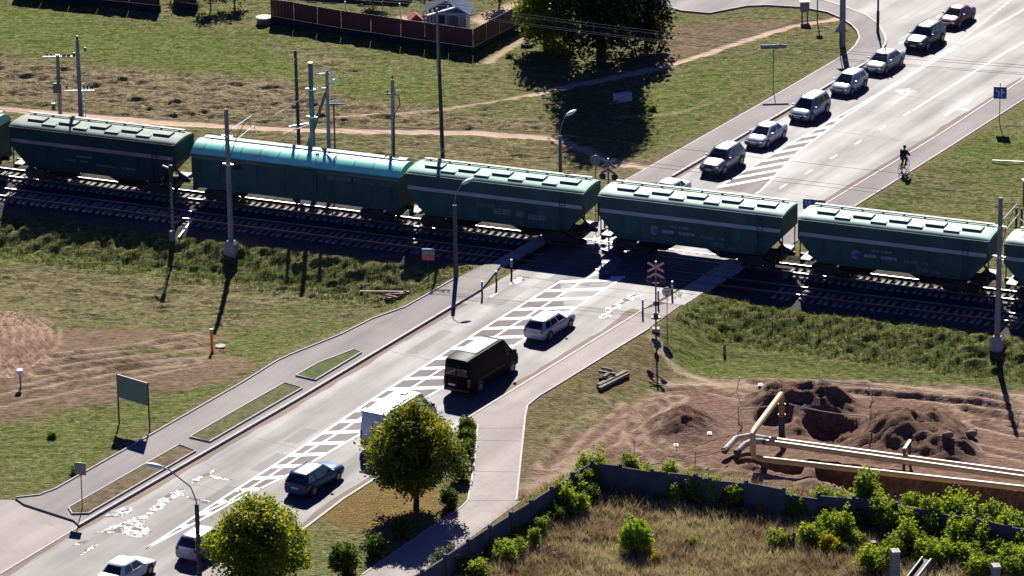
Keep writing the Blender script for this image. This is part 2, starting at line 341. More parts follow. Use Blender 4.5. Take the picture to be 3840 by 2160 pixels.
# ------------------------------------------------------------------ materials
def newmat(name):
    m = bpy.data.materials.new(name); m.use_nodes = True; n = m.node_tree.nodes; l = m.node_tree.links; return m, n, l, n['Principled BSDF']
def noise(n, l, scale, detail=4, vec=None, rough=.55):
    t = n.new('ShaderNodeTexNoise'); t.inputs['Scale'].default_value = scale; t.inputs['Detail'].default_value = detail; t.inputs['Roughness'].default_value = rough
    if vec is not None: l.new(vec, t.inputs['Vector'])
    return t
def ramp(n, l, fac, stops):
    r = n.new('ShaderNodeValToRGB'); e = r.color_ramp.elements
    while len(e) < len(stops): e.new(.5)
    for i, (p, c) in enumerate(stops): e[i].position = p; e[i].color = (*c, 1) if len(c) == 3 else c
    l.new(fac, r.inputs[0]); return r
def mixc(n, l, fac, a, b):
    m = n.new('ShaderNodeMix'); m.data_type = 'RGBA'
    for sck, val in ((m.inputs[0], fac), (m.inputs[6], a), (m.inputs[7], b)):
        if isinstance(val, (int, float)): sck.default_value = val
        elif isinstance(val, tuple): sck.default_value = (*val, 1)
        else: l.new(val, sck)
    return m.outputs[2]
def math_(n, l, op, a, b=None, cl=False):
    m = n.new('ShaderNodeMath'); m.operation = op; m.use_clamp = cl
    for i, val in enumerate((a, b)):
        if val is None: continue
        if isinstance(val, (int, float)): m.inputs[i].default_value = val
        else: l.new(val, m.inputs[i])
    return m.outputs[0]
def bump(n, l, p, h, st=.5, dist=.05):
    b = n.new('ShaderNodeBump'); b.inputs['Strength'].default_value = st; b.inputs['Distance'].default_value = dist
    l.new(h, b.inputs['Height']); l.new(b.outputs[0], p.inputs['Normal']); return b
MATS = {}
def mat(name, col, rough=.6, metal=0.0, var=.25, sc=3.0, bmp=0.0, spec=.5, dirt=None, coat=0.0):
    if name in MATS: return MATS[name]
    m, n, l, p = newmat(name); tc = n.new('ShaderNodeTexCoord')
    t = noise(n, l, sc, 5, tc.outputs['Object'])
    lo = tuple(c*(1-var) for c in col); hi = tuple(min(1, c*(1+var)) for c in col)
    r = ramp(n, l, t.outputs['Fac'], [(.3, lo), (.7, hi)])
    c = r.outputs[0]
    if dirt:
        t2 = noise(n, l, sc*.6, 6, tc.outputs['Object'], .7); f = ramp(n, l, t2.outputs['Fac'], [(.5, (0, 0, 0)), (.72, (1, 1, 1))]); c = mixc(n, l, f.outputs[0], c, dirt)
    l.new(c, p.inputs['Base Color']); p.inputs['Roughness'].default_value = rough; p.inputs['Metallic'].default_value = metal
    p.inputs['Specular IOR Level'].default_value = spec; p.inputs['Coat Weight'].default_value = coat; p.inputs['Coat Roughness'].default_value = .08
    if bmp: bump(n, l, p, noise(n, l, sc*6, 4, tc.outputs['Object']).outputs['Fac'], bmp, .03)
    MATS[name] = m; return m
def ground_mat():
    m, n, l, p = newmat('ground_cover'); tc = n.new('ShaderNodeTexCoord'); ob = tc.outputs['Object']
    za = n.new('ShaderNodeAttribute'); za.attribute_name = 'zone'; zb = n.new('ShaderNodeAttribute'); zb.attribute_name = 'zone2'
    sa = n.new('ShaderNodeSeparateColor'); l.new(za.outputs['Color'], sa.inputs[0]); sb = n.new('ShaderNodeSeparateColor'); l.new(zb.outputs['Color'], sb.inputs[0])
    mp = n.new('ShaderNodeMapping'); mp.inputs['Scale'].default_value = (1, 2.2, 1); l.new(ob, mp.inputs[0])
    f1 = noise(n, l, 2.2, 8, mp.outputs[0], .68); f2 = noise(n, l, .45, 5, ob); f3 = noise(n, l, 9, 5, mp.outputs[0], .7)
    green = ramp(n, l, f1.outputs['Fac'], [(.3, (.034, .050, .012)), (.5, (.098, .122, .030)), (.68, (.18, .195, .06))])
    green2 = ramp(n, l, f1.outputs['Fac'], [(.3, (.045, .08, .010)), (.65, (.15, .235, .025))])
    tanr = ramp(n, l, f1.outputs['Fac'], [(.3, (.075, .06, .036)), (.5, (.225, .178, .105)), (.68, (.45, .365, .235))])
    dirtr = ramp(n, l, f1.outputs['Fac'], [(.28, (.095, .054, .042)), (.5, (.21, .128, .098)), (.72, (.36, .232, .18))])
    pathr = ramp(n, l, f1.outputs['Fac'], [(.3, (.36, .25, .19)), (.7, (.52, .385, .30))])
    balr = ramp(n, l, f3.outputs['Fac'], [(.35, (.03, .027, .026)), (.65, (.16, .145, .14))])
    dryr = ramp(n, l, f1.outputs['Fac'], [(.3, (.07, .04, .028)), (.7, (.24, .145, .10))])
    litr = ramp(n, l, f3.outputs['Fac'], [(.42, (.10, .07, .03)), (.6, (.38, .24, .08)), (.7, (.6, .42, .14))])
    def soft(v, amp=.7):
        q = math_(n, l, 'ADD', v, math_(n, l, 'MULTIPLY', math_(n, l, 'SUBTRACT', f1.outputs['Fac'], .5), amp)); return math_(n, l, 'MULTIPLY', q, 1.0, True)
    g = mixc(n, l, soft(sb.outputs[0], .5), green.outputs[0], green2.outputs[0])
    c = mixc(n, l, soft(sa.outputs[0], 1.1), g, tanr.outputs[0])
    c = mixc(n, l, soft(sb.outputs[2], .6), c, dryr.outputs[0])
    c = mixc(n, l, soft(sa.outputs[1], .9), c, dirtr.outputs[0])
    c = mixc(n, l, math_(n, l, 'MULTIPLY', soft(zb.outputs['Alpha'], .4), .42), c, (.085, .048, .036))
    c = mixc(n, l, soft(sa.outputs[2], .5), c, pathr.outputs[0])
    c = mixc(n, l, soft(sb.outputs[1], .9), c, litr.outputs[0])
    c = mixc(n, l, za.outputs['Alpha'], c, balr.outputs[0])
    v = n.new('ShaderNodeHueSaturation'); l.new(c, v.inputs['Color']); l.new(math_(n, l, 'ADD', math_(n, l, 'MULTIPLY', f2.outputs['Fac'], .5), .75), v.inputs['Value']); 
    l.new(v.outputs[0], p.inputs['Base Color']); p.inputs['Roughness'].default_value = .95; p.inputs['Specular IOR Level'].default_value = .03
    hsum = math_(n, l, 'ADD', f1.outputs['Fac'], math_(n, l, 'MULTIPLY', f3.outputs['Fac'], .5))
    hh = math_(n, l, 'MULTIPLY', hsum, math_(n, l, 'SUBTRACT', 1.0, math_(n, l, 'MULTIPLY', sa.outputs[2], .8)))
    bump(n, l, p, hh, 1.0, .26); return m
def asphalt_mat(name, c0, c1, r0, r1, spec=.5, tint=None):
    m, n, l, p = newmat(name); tc = n.new('ShaderNodeTexCoord'); mp = n.new('ShaderNodeMapping'); mp.vector_type = 'TEXTURE'
    mp.inputs['Rotation'].default_value = (0, 0, RA); mp.inputs['Scale'].default_value = (14, 1.0, 1); l.new(tc.outputs['Object'], mp.inputs[0])
    s1 = noise(n, l, .55, 4, mp.outputs[0]); s2 = noise(n, l, .16, 5, tc.outputs['Object']); s3 = noise(n, l, 18, 3, tc.outputs['Object'])
    f = math_(n, l, 'ADD', math_(n, l, 'MULTIPLY', s1.outputs['Fac'], .65), math_(n, l, 'MULTIPLY', s2.outputs['Fac'], .35))
    c = ramp(n, l, f, [(.36, c0), (.62, c1)]); cc = c.outputs[0]
    if tint:
        t = noise(n, l, .3, 5, tc.outputs['Object'], .65); fr = ramp(n, l, t.outputs['Fac'], [(.52, (0, 0, 0)), (.68, (1, 1, 1))]); cc = mixc(n, l, math_(n, l, 'MULTIPLY', fr.outputs[0], .55), cc, tint)
    g = ramp(n, l, s3.outputs['Fac'], [(.3, (.82,)*3), (.7, (1.12,)*3)]); mx = n.new('ShaderNodeMix'); mx.data_type = 'RGBA'; mx.blend_type = 'MULTIPLY'; mx.inputs[0].default_value = 1
    l.new(cc, mx.inputs[6]); l.new(g.outputs[0], mx.inputs[7]); l.new(mx.outputs[2], p.inputs['Base Color'])
    rr = ramp(n, l, f, [(.36, (r0,)*3), (.62, (r1,)*3)]); l.new(rr.outputs[0], p.inputs['Roughness']); p.inputs['Specular IOR Level'].default_value = spec
    bump(n, l, p, s3.outputs['Fac'], .15, .01); return m
def leaf_mat(name, stops, sc=.5, trans=.35):
    m, n, l, p = newmat(name); tc = n.new('ShaderNodeTexCoord'); at_ = n.new('ShaderNodeAttribute'); at_.attribute_name = 'tint'
    t = noise(n, l, sc, 3, tc.outputs['Object']); f = math_(n, l, 'ADD', math_(n, l, 'MULTIPLY', t.outputs['Fac'], .75), math_(n, l, 'MULTIPLY', at_.outputs['Fac'], .3))
    c = ramp(n, l, f, stops); l.new(c.outputs[0], p.inputs['Base Color']); p.inputs['Roughness'].default_value = .6; p.inputs['Specular IOR Level'].default_value = .3
    tr = n.new('ShaderNodeBsdfTranslucent'); mxx = n.new('ShaderNodeMixShader'); mxx.inputs[0].default_value = trans
    hs = n.new('ShaderNodeHueSaturation'); hs.inputs['Saturation'].default_value = 1.15; hs.inputs['Value'].default_value = 1.5; l.new(c.outputs[0], hs.inputs['Color']); l.new(hs.outputs[0], tr.inputs[0])
    l.new(p.outputs[0], mxx.inputs[1]); l.new(tr.outputs[0], mxx.inputs[2]); l.new(mxx.outputs[0], n['Material Output'].inputs[0]); return m
# ------------------------------------------------------------------ ground sheet
ny, nx = XX.shape
idx = np.arange(ny*nx).reshape(ny, nx)
Q = np.stack([idx[:-1, :-1], idx[:-1, 1:], idx[1:, 1:], idx[1:, :-1]], -1).reshape(-1, 4)
ground = np_mesh('ground', np.stack([XX, YY, ZZ], -1), Q, ground_mat(), None, True); struct(ground)
colattr(ground, 'zone', np.stack([tan, dirt, path, bal], -1).clip(0, 1).reshape(-1, 4))
colattr(ground, 'zone2', np.stack([lush, leafl*.8, dry, np.clip(np.abs(add)*1.6, 0, 1)], -1).clip(0, 1).reshape(-1, 4))
# ------------------------------------------------------------------ paving
ASPH = asphalt_mat('road_asphalt', (.085, .074, .076), (.122, .11, .113), .66, .53, .11, (.13, .098, .09))
WALKM = asphalt_mat('pavement_asphalt', (.15, .132, .132), (.21, .188, .188), .8, .72, .1, (.24, .19, .165))
PALEM = asphalt_mat('sandy_concrete', (.235, .205, .195), (.325, .285, .27), .85, .78, .1, (.21, .19, .185))
WORN = asphalt_mat('worn_asphalt', (.125, .106, .108), (.165, .145, .148), .8, .72, .1, (.15, .105, .10))
KERB = mat('kerb_stone', (.30, .27, .26), .75, 0, .25, 4, .2)
CONC = mat('concrete', (.33, .31, .30), .85, 0, .25, 2.5, .25, .3)
def sheet(name, P, z0, z1, m): return struct(MB().prism(P, z0, z1, False).build(name, m))
sheet('road', ROAD, -.32, 0.0, ASPH)
sheet('pavement', WALK_L, -.3, .125, WALKM); sheet('driveway', APRON, -.3, .006, PALEM)
sheet('footway', WALK_R, -.3, .014, PALEM); sheet('pavement', WALK_UL, -.3, .125, WALKM); sheet('pavement', WALK_UR, -.3, .014, WALKM)
def ribbon(b, P, off0, off1, z0, z1):
    P = [Vector((p[0], p[1])) for p in P]; n = len(P); N = []
    for i in range(n):
        d = (P[min(i+1, n-1)]-P[max(i-1, 0)]).normalized(); N.append(Vector((-d.y, d.x)))
    rings = [[(*(P[i]+N[i]*off0), z0), (*(P[i]+N[i]*off1), z0), (*(P[i]+N[i]*off1), z1), (*(P[i]+N[i]*off0), z1)] for i in range(n)]
    return b.loft(rings)
def dens(P, st=1.0):
    o = []
    for a, b in zip(P[:-1], P[1:]):
        k = max(1, int(math.hypot(b[0]-a[0], b[1]-a[1])/st)); o += [(a[0]+(b[0]-a[0])*i/k, a[1]+(b[1]-a[1])*i/k) for i in range(k)]
    return o+[P[-1]]
def kerb(pts, o0, o1, z0, z1, name='kerb', m=None): return struct(ribbon(MB(), dens(poly(pts), 3), o0, o1, z0, z1).build(name, m or KERB))
kerb([(-300,1627),(0,1446)], 0, .16, -.3, .10); kerb([(0,1446),(200,1326)], 0, .14, -.3, .03)
kerb([(200,1326),(751,1007),(1160,762)], -.005, .16, -.3, .155); kerb([(1160,762),(1205,735)], -.005, .16, -.3, .06)
kerb([(1693,446.7),(1995,271.7),(2174,165),(2212,136),(2229,115),(2231,103),(2227,90),(2211,63),(2184,43),(2127,20),(2061,0),(1900,-42)], -.005, .16, -.3, .155)
kerb([(1260,690),(1142,708),(1075.4,746.4),(1018.7,778),(938.7,806.4),(858.7,846.4),(730,898),(700,912),(613.4,966),(336.7,1124.4),(213,1194.5),(143.3,1234.4),(100,1251),(40,1257.7)][1:], -.09, .0, -.3, .20)
kerb([(1560,466),(1610,438),(1910,268),(2105,154),(2134,137),(2153,118),(2164,97),(2159,82),(2147,67),(2117,47),(2084,33),(2017,20),(1930,15),(1877,17),(1784,35),(1717,29),(1640,8)], 0, .12, -.3, .14)
kerb([(1614,780),(1427,895.6),(1312,966),(1165.5,1056),(1125.4,1086),(858.7,1256),(766.7,1326),(570,1449),(300,1620)], 0, .17, -.3, .045)
kerb([(1632,826),(1559,871),(1405,966),(1352,998),(1325,1021),(1319,1049),(1297,1259)], 0, .11, -.3, .06)
kerb([(1200,1069),(1192,1163),(1175,1259),(1160,1275),(1122,1299),(909,1446)], 0, .11, -.3, .05)
kerb([(2960,-40),(2700,121),(2576,196.6),(2361.5,338),(1992,563)], 0, .15, -.3, .04); kerb([(2700,172),(2576,248),(2361.5,385.4),(2147,519.6)], 0, .12, -.3, .045)
# planted strips on the left pavement, each a grass bed in a low kerb

def bed_mat(nm, a, b_):
    return mat(nm, a, .95, 0, .55, 2.2, .9, .1, b_)
for P, m in (([(173,1279),(182,1294),(223,1293),(492,1136),(450,1121)], bed_mat('dead_turf', (.12, .085, .05), (.07, .08, .03))), ([(478,1101),(527,1113),(760,978),(715,965),(600,1030)], bed_mat('thin_turf', (.085, .085, .032), (.12, .09, .05))), ([(745,946),(793,958),(909,888),(889,881),(800,915)], bed_mat('green_turf', (.07, .09, .028), (.1, .085, .04)))):
    W = [tuple(q) for q in poly(P, .13)]; cx = sum(q[0] for q in W)/len(W); cy = sum(q[1] for q in W)/len(W)
    inn = [(cx+(x-cx)*.975, cy+(y-cy)*.985) for x, y in W]
    struct(MB().prism(inn, 0, .20, False).build('planting_bed', m)); b = MB(); ribbon(b, W+[W[0]], -.05, .04, 0, .235); struct(b.build('kerb', KERB))
# ------------------------------------------------------------------ road paint and polish
PAINT = asphalt_mat('road_paint', (.62, .58, .58), (.86, .83, .82), .65, .6, .3, (.55, .45, .44))
WET = asphalt_mat('polished_tar', (.16, .15, .15), (.22, .2, .2), .26, .17, .45)
mk = MB()
def line(px, wd=.13, closed=False): ribbon(mk, dens(poly(px), 4), -wd/2, wd/2, .0, .0095)
def L(pts): return [(x/S, y/S) for x, y in pts]            # 3840-wide readings
isl_l = L([(2099.4,1057),(1858,1203.6),(1642,1340),(1390.8,1501.5),(1120,1685),(912,1819),(743,1928.6),(547,2057.8)])
isl_r = L([(2330,1045),(2119.8,1178.8),(1900,1312),(1664,1453),(1594.5,1491.6),(1316,1648),(1120,1762),(1001.7,1819),(887.5,1874),(778,1936),(547,2058)])
isl_c = L([(2240,1022),(2183.8,1054.5),(1997.5,1173.8),(1863,1258),(1666.6,1377),(1579.6,1432),(1343.6,1573.5),(1249,1635.7),(1150,1695),(1010,1786),(860,1878),(760,1925)])
upp_l = L([(2689,705.6),(2957.5,541.6),(3036,499.4),(3146,437),(3279.5,360),(3580,171.4)]); upp_r = L([(2832,728),(2853,715.5),(2992,571),(3096.6,492),(3176,432),(3290.7,360),(3595,174)])
island = poly(isl_l)+poly(isl_r)[::-1]; struct(MB().prism(island[:-1], -.01, .0035, False).build('traffic_island_surface', WORN))
isl2 = poly(upp_l[:4])+poly(upp_r[:5])[::-1]; struct(MB().prism(isl2, -.01, .0035, False).build('traffic_island_surface', WORN))
for q in (isl_l, isl_r, isl_c): line(q, .16)
line(upp_l, .14); line(upp_r, .14); line(L([(3605,165),(3720,103),(3840,36),(3960,-35)]), .13); line(L([(3422,415),(3508,360),(3792,184)]), .14)
line(L([(2560,30),(2600,26),(2700,0)])[:2], .1)
def along(P, s):
    for a, b in zip(P[:-1], P[1:]):
        q = math.hypot(b[0]-a[0], b[1]-a[1])
        if s <= q: return Vector((a[0]+(b[0]-a[0])*s/q, a[1]+(b[1]-a[1])*s/q))
        s -= q
    return None
def crossline(P, o, d):                                    # where the ray o + s d meets the polyline P
    best = None
    for a, b in zip(P[:-1], P[1:]):
        ex, ey = b[0]-a[0], b[1]-a[1]; den = d.x*ey-d.y*ex
        if abs(den) < 1e-9: continue
        s = ((a[0]-o.x)*ey-(a[1]-o.y)*ex)/den; u = ((a[0]-o.x)*d.y-(a[1]-o.y)*d.x)/den
        if 0 <= u <= 1 and s > .05 and (best is None or s < best): best = s
    return best
def bars(Lp, Rp, d, s0, st, wd):
    Lw = poly(Lp); Rw = poly(Rp); s = s0
    while True:
        o = along(Lw, s)
        if o is None: break
        k = crossline(Rw, o, d)
        if k: ribbon(mk, [tuple(o), tuple(o+d*k)], -wd/2, wd/2, 0, .0085)
        s += st
db = (Vector(atz(2343/S, 1039.6/S)[:2])-Vector(atz(2106.8/S, 1048/S)[:2])).normalized()
bars(isl_l, isl_r, db, 0.0, 2.13, .5)
du = (Vector(atz(2929/S, 636/S)[:2])-Vector(atz(2772.7/S, 664.6/S)[:2])).normalized()
bars(upp_l[:4], upp_r, du, .3, 2.3, .42)
ribbon(mk, [tuple(atz(2343/S, 1039.6/S)[:2]), tuple(atz(2290/S, 1041/S)[:2])], -.2, .2, 0, .0085)
def dash(px, py, ln, wd=.13, d=RD):
    c = Vector(atz(px, py)[:2]); d = Vector(d); ribbon(mk, [tuple(c-d*ln/2), tuple(c+d*ln/2)], -wd/2, wd/2, 0, .0095)
for x, y in L([(2750,806),(2843,752),(2937,698.8),(3032.8,644.6),(3126.5,588.2),(3219,533.5),(3310,479.5),(3400,427)]): dash(x, y, 1.15)
for x, y in L([(3806,178),(3828,165),(3851,152)]): dash(x, y, .9)
for k in range(17): dash(*L([(3594+15.2*k, 159-12.2*k)])[0], .62, .14)
for x, y in L([(3378,160),(3398,148),(3520,61),(3545,45),(3560,32)]): dash(x, y, .7, .14)
def arrow(px, py, segs, head):
    c = Vector(atz(px, py)[:2]); f = Vector(RD); n = Vector(RN)
    for a, b, wd in segs: ribbon(mk, [tuple(c+f*a[0]+n*a[1]), tuple(c+f*b[0]+n*b[1])], -wd/2, wd/2, 0, .0095)
    for h in head: mk.prism([tuple(c+f*a+n*b_) for a, b_ in h], 0, .009, False)
arrow(2279, 240, [((-2.6, 0), (.6, 0), .17), ((.5, 0), (1.0, .55), .28)], [[(.7, 1.35), (1.85, .5), (.35, .25)], [(.3, -.05), (1.3, .3), (1.0, .7), (.2, .3)]])
arrow(2412, 268, [((-2.6, 0), (.8, 0), .2), ((-.9, 0), (-.5, -.5), .25)], [[(.6, -.42), (.6, .42), (2.6, 0)], [(-.75, -.55), (-.05, -.5), (-.7, -1.2)]])
struct(mk.build('road_markings', PAINT))
wet = MB()
def blob(pts, amp=.18, sd=0):
    W = dens(poly(pts+[pts[0]]), .25)[:-1]; o = []
    for i, (x, y) in enumerate(W): o.append((x+amp*(vnoise(np.array(x*2.1), np.array(y*2.1), sd)-.5)*2, y+amp*2*(vnoise(np.array(x*2.1), np.array(y*2.1), sd+5)-.5)))
    wet.prism(o, -.01, .0055+.0004*sd, False)
def z3(P): return [(x/3, 966+y/3) for x, y in P]
blob(z3([(780,1005),(860,950),(960,918),(1012,935),(980,975),(880,1010)]), .12, 1)
blob(z3([(870,1060),(980,1020),(1090,990),(1180,890),(1290,820),(1390,792),(1385,840),(1300,870),(1220,930),(1130,1000),(1080,1030),(1085,1075),(1150,1105),(1060,1165),(960,1140),(870,1120),(740,1125),(690,1140),(800,1090)]), .15, 2)
blob(z3([(1455,760),(1450,720),(1530,690),(1620,640),(1610,660),(1540,705),(1480,745)]), .12, 3)
blob(z3([(1400,850),(1500,862),(1610,890),(1560,905),(1420,868)]), .08, 4); blob(z3([(1570,690),(1660,705),(1760,725),(1680,730),(1590,708)]), .08, 5)
blob(z3([(610,1290),(650,1245),(740,1210),(700,1250),(640,1285)]), .1, 6); blob(z3([(540,1225),(600,1190),(690,1170),(620,1210)]), .08, 7)
blob([(1279,717),(1292,702),(1315,697),(1333,698),(1318,706),(1300,713)], .1, 8); blob([(1505,800),(1520,780),(1560,758),(1600,737),(1612,742),(1580,762),(1550,777),(1535,800),(1510,803)], .22, 9)
blob([(1225,750),(1245,740),(1262,732),(1250,741),(1235,750)], .1, 10)
blob([(1490,612),(1500,592),(1535,590),(1558,612),(1545,632),(1500,640)], .5, 11); blob([(1505,690),(1518,662),(1550,645),(1562,655),(1545,680),(1520,696)], .2, 12)
struct(wet.build('polished_patches', WET))
wn, wl, wp = WET.node_tree.nodes, WET.node_tree.links, WET.node_tree.nodes['Principled BSDF']
wtc = wn.new('ShaderNodeTexCoord'); wq = noise(wn, wl, 1.5, 6, wtc.outputs['Object'], .7); wr_ = ramp(wn, wl, wq.outputs['Fac'], [(.45, (.17,)*3), (.53, (.92,)*3)]); wl.new(wr_.outputs[0], wp.inputs['Roughness'])
wc = ramp(wn, wl, wq.outputs['Fac'], [(.46, (.17, .16, .16)), (.56, (.10, .09, .09))]); wl.new(wc.outputs[0], wp.inputs['Base Color'])
# sandy grit gathered along the kerbs, patched asphalt and cracks
GRIT = asphalt_mat('kerb_grit', (.15, .115, .095), (.22, .165, .135), .85, .8, .08); gr = MB()
def grit(pts, side, w0, sd):
    P_ = [Vector((p[0], p[1])) for p in dens(poly(pts), .6)]; o = []
    for i, p in enumerate(P_):
        d = (P_[min(i+1, len(P_)-1)]-P_[max(i-1, 0)]).normalized(); nn_ = Vector((-d.y, d.x))*side; o.append(p+nn_*w0*(.25+1.5*float(fbm(np.array(p.x*.35), np.array(p.y*.35), 3, sd))))
    gr.prism([tuple(p) for p in P_]+[tuple(p) for p in o[::-1]], -.01, .0025, False)
grit([(0,1446),(200,1326),(751,1007),(1160,762)], -1, .55, 61); grit([(1693,446.7),(1995,271.7),(2174,165)], -1, .4, 62)
grit([(2576,196.6),(2361.5,338),(1992,563)], -1, .5, 63); grit([(1614,780),(1427,895.6),(1312,966),(1165.5,1056)], -1, .6, 64); grit([(1125.4,1086),(858.7,1256),(766.7,1326)], -1, .45, 65)
struct(gr.build('kerb_grit', GRIT))
PATCH = asphalt_mat('patched_asphalt', (.088, .078, .08), (.122, .112, .115), .69, .6, .105); pt = MB()
for px, py, l_, w_ in ((757, 1096, 2.6, 1.1), (690, 1165, 3.2, 1.6), (1270, 745, 4.5, 1.5), (1445, 700, 2.2, 3.2), (560, 1245, 3.0, 1.2), (2330, 200, 6, 1.4), (2150, 470, 4.0, 1.2), (1080, 860, 5, .9)):
    c_ = Vector(atz(px, py)[:2]); f_ = Vector(RD); n_ = Vector(RN); pt.prism([tuple(c_+f_*a+n_*b_) for a, b_ in ((-l_/2, -w_/2), (l_/2, -w_/2+.1), (l_/2-.1, w_/2), (-l_/2, w_/2-.08))], -.01, .0018, False)
struct(pt.build('asphalt_patches', PATCH))
ck = MB(); g_ = random.Random(3)
def crack(a, c, w0=.022):
    a, c = Vector(atz(*a)[:2]), Vector(atz(*c)[:2]); k = max(3, int((c-a).length/.5)); P_ = [a.lerp(c, i/k)+Vector((g_.gauss(0, .07), g_.gauss(0, .07))) for i in range(k+1)]; ribbon(ck, [tuple(p) for p in P_], -w0, w0, -.01, .0075)
for a, c in (((1290,690),(1420,712)), ((1235,745),(1330,762)), ((1120,812),(1240,835)), ((980,880),(1080,905)), ((640,1100),(770,1135)), ((520,1165),(560,1195)), ((470,1215),(600,1245)), ((2100,330),(2330,362)), ((2230,235),(2440,262)), ((1900,470),(2050,495)), ((2390,140),(2576,165)), ((1560,745),(1640,755)), ((280,1285),(330,1320)), ((70,1285),(170,1345)), ((110,1370),(190,1345))): crack(a, c)
struct(ck.build('road_cracks', mat('crack_tar', (.035, .03, .032), .7)))
# expansion joints and repairs in the footway
jt = MB()
for a, b in (((1195,1108),(1310,1110)), ((1190,1186),(1305,1188)), ((1199,1078),(1316,1077)), ((1178,1260),(1297,1259))): ribbon(jt, poly([a, b]), -.02, .02, 0, .018)
struct(jt.build('footway_joints', mat('joint_dark', (.09, .075, .07), .9)))
# ------------------------------------------------------------------ railway
RAILM = mat('rail_steel', (.55, .50, .48), .42, 1.0, .15, 2); RUST = mat('rail_rust', (.09, .05, .035), .8, 0, .3, 5)
SLP = mat('sleeper_concrete', (.27, .25, .225), .9, 0, .3, 1.6, .3, .2, (.22, .19, .16))
RZ = math.atan2(TD[1], TD[0])
CT0, CT1 = 26.3, 47.5
sl_proto = None
for ti, nn in enumerate((0.0, -4.25)):
    o = tw(0, nn)
    tr = thing('railway_track', ('far', 'near')[ti]+' railway track under the green train, steel rails on pale concrete sleepers' if ti == 0 else 'near empty railway track in the train\'s shadow, on the camera side', 'railway track', (o[0], o[1], 0), RZ)
    for s in (-.795, .795):
        b = MB(); pr = [(-.075, -.16), (.075, -.16), (.075, -.145), (.012, -.13), (.012, -.02), (.036, -.008), (.036, .0), (-.036, .0), (-.036, -.008), (-.012, -.02), (-.012, -.13), (-.075, -.145)]
        b.loft([[(x, s+a, z) for a, z in pr] for x in (-75, 130)]); r = b.build('rail', RUST, tr)
        MB().box(27.5, s, .011, 205, .068, .022).build('rail_head', RAILM, r)
    xs = np.arange(-24, 76, .543); xs = [x+.06*math.sin(x*7) for x in xs if not (CT0+.2 < x+nn*.123 < CT1-1)]
    vis = xs if len(xs) <= 100 else sorted(xs, key=lambda x: -x)[:100]
    if sl_proto is None:
        b = MB(); prf = [(-.15, -.30), (.15, -.30), (.125, -.15), (-.125, -.15)]; prm = [(-.13, -.30), (.13, -.30), (.105, -.19), (-.105, -.19)]
        b.loft([[(a, y, z) for a, z in q] for y, q in ((-1.35, prf), (-.55, prf), (-.4, prm), (.4, prm), (.55, prf), (1.35, prf))]); sl_proto = b.build('sleeper', SLP, tr); me_sl = sl_proto.data; first = True
    for x in vis:
        if first: q = sl_proto; first = False
        else: q = bpy.data.objects.new('sleeper', me_sl); COL.objects.link(q)
        q.parent = tr; q.location = (x, random.uniform(-.03, .03), random.uniform(-.01, .005)-(.0 if ti == 0 else .10+.03*math.sin(x*1.7))); q.rotation_euler = (0, 0, random.uniform(-.015, .015))
    rest = [x for x in xs if x not in vis]+list(np.arange(-74, -24.3, .543))+list(np.arange(76.4, 128, .543))
    b = MB()
    for x in rest: b.box(x, 0, -.22, .26, 2.7, .14)
    b.build('sleeper', SLP, tr)['kind'] = 'stuff'
    gp = MB()
    for s in (-.795, .795):
        for q in (-.085, .085): gp.box((CT0+CT1)/2-1, s+q+(.03 if q > 0 else -.03), .012, CT1-CT0-2, .07, .018)
    gp.build('crossing_guard_rail', RUST, tr)
# concrete walkway slabs across the tracks beside the roadway
def roadside(off0, off1, n0, n1, name, label, k):
    t = None; d = MB(); base = None
    for i in range(k):
        a = n0+(n1-n0)*i/k+.03; b_ = n0+(n1-n0)*(i+1)/k-.03
        q = []
        for nn, off in ((a, off0), (a, off1), (b_, off1), (b_, off0)):
            # point with track offset nn and distance off from the left kerb line
            c0 = Vector(CROSS[0]); dd = Vector(RD); p = c0+Vector(RN)*off; cur = (p.x-TO[0])*TN[0]+(p.y-TO[1])*TN[1]; s = (nn-cur)/(dd.x*TN[0]+dd.y*TN[1]); p = p+dd*s; q.append((p.x, p.y))
        d.prism(q, -.2, .016+.004*(i % 2), True)
    return tag(d.build(name, CONC), label, 'walkway')
lo = lambda px, py: float((np.array(atz(px, py)[:2])-np.array(CROSS[0]))@RN)
roadside(lo(1254, 655)+.1, lo(1304, 655)+.3, -9.2, 3.6, 'crossing_walkway', 'row of pale concrete slabs across the tracks on the left of the road', 5)
roadside(lo(1790, 723), lo(1737, 713), -9.8, 3.6, 'crossing_walkway', 'row of pale concrete slabs across the tracks on the right of the road', 6)
# ------------------------------------------------------------------ freight train
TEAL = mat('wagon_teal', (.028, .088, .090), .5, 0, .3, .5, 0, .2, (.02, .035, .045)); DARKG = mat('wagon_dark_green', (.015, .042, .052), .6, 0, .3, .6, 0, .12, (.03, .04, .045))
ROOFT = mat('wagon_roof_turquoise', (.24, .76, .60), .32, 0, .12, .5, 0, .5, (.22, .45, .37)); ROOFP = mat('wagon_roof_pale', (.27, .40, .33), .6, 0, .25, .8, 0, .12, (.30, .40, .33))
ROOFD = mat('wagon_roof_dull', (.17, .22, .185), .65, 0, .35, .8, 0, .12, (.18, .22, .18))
STRP = mat('wagon_stripe', (.30, .33, .38), .5, 0, .15, .6); STRPD = mat('wagon_stripe_dirty', (.19, .18, .2), .6, 0, .3, .8); LETT = mat('wagon_lettering', (.13, .19, .2), .6, 0, .5, 2.5); LETF = mat('wagon_faded_lettering', (.075, .135, .14), .6, 0, .5, 2.5)
BLUE = mat('logo_blue', (.03, .06, .3), .5, 0, .3, 3); IRON = mat('black_iron', (.02, .019, .02), .6, 0, .4, 3); WHEELM = mat('wheel_steel', (.05, .045, .042), .5, .6, .3, 3); HATCHD = mat('hatch_dark', (.03, .045, .05), .6)
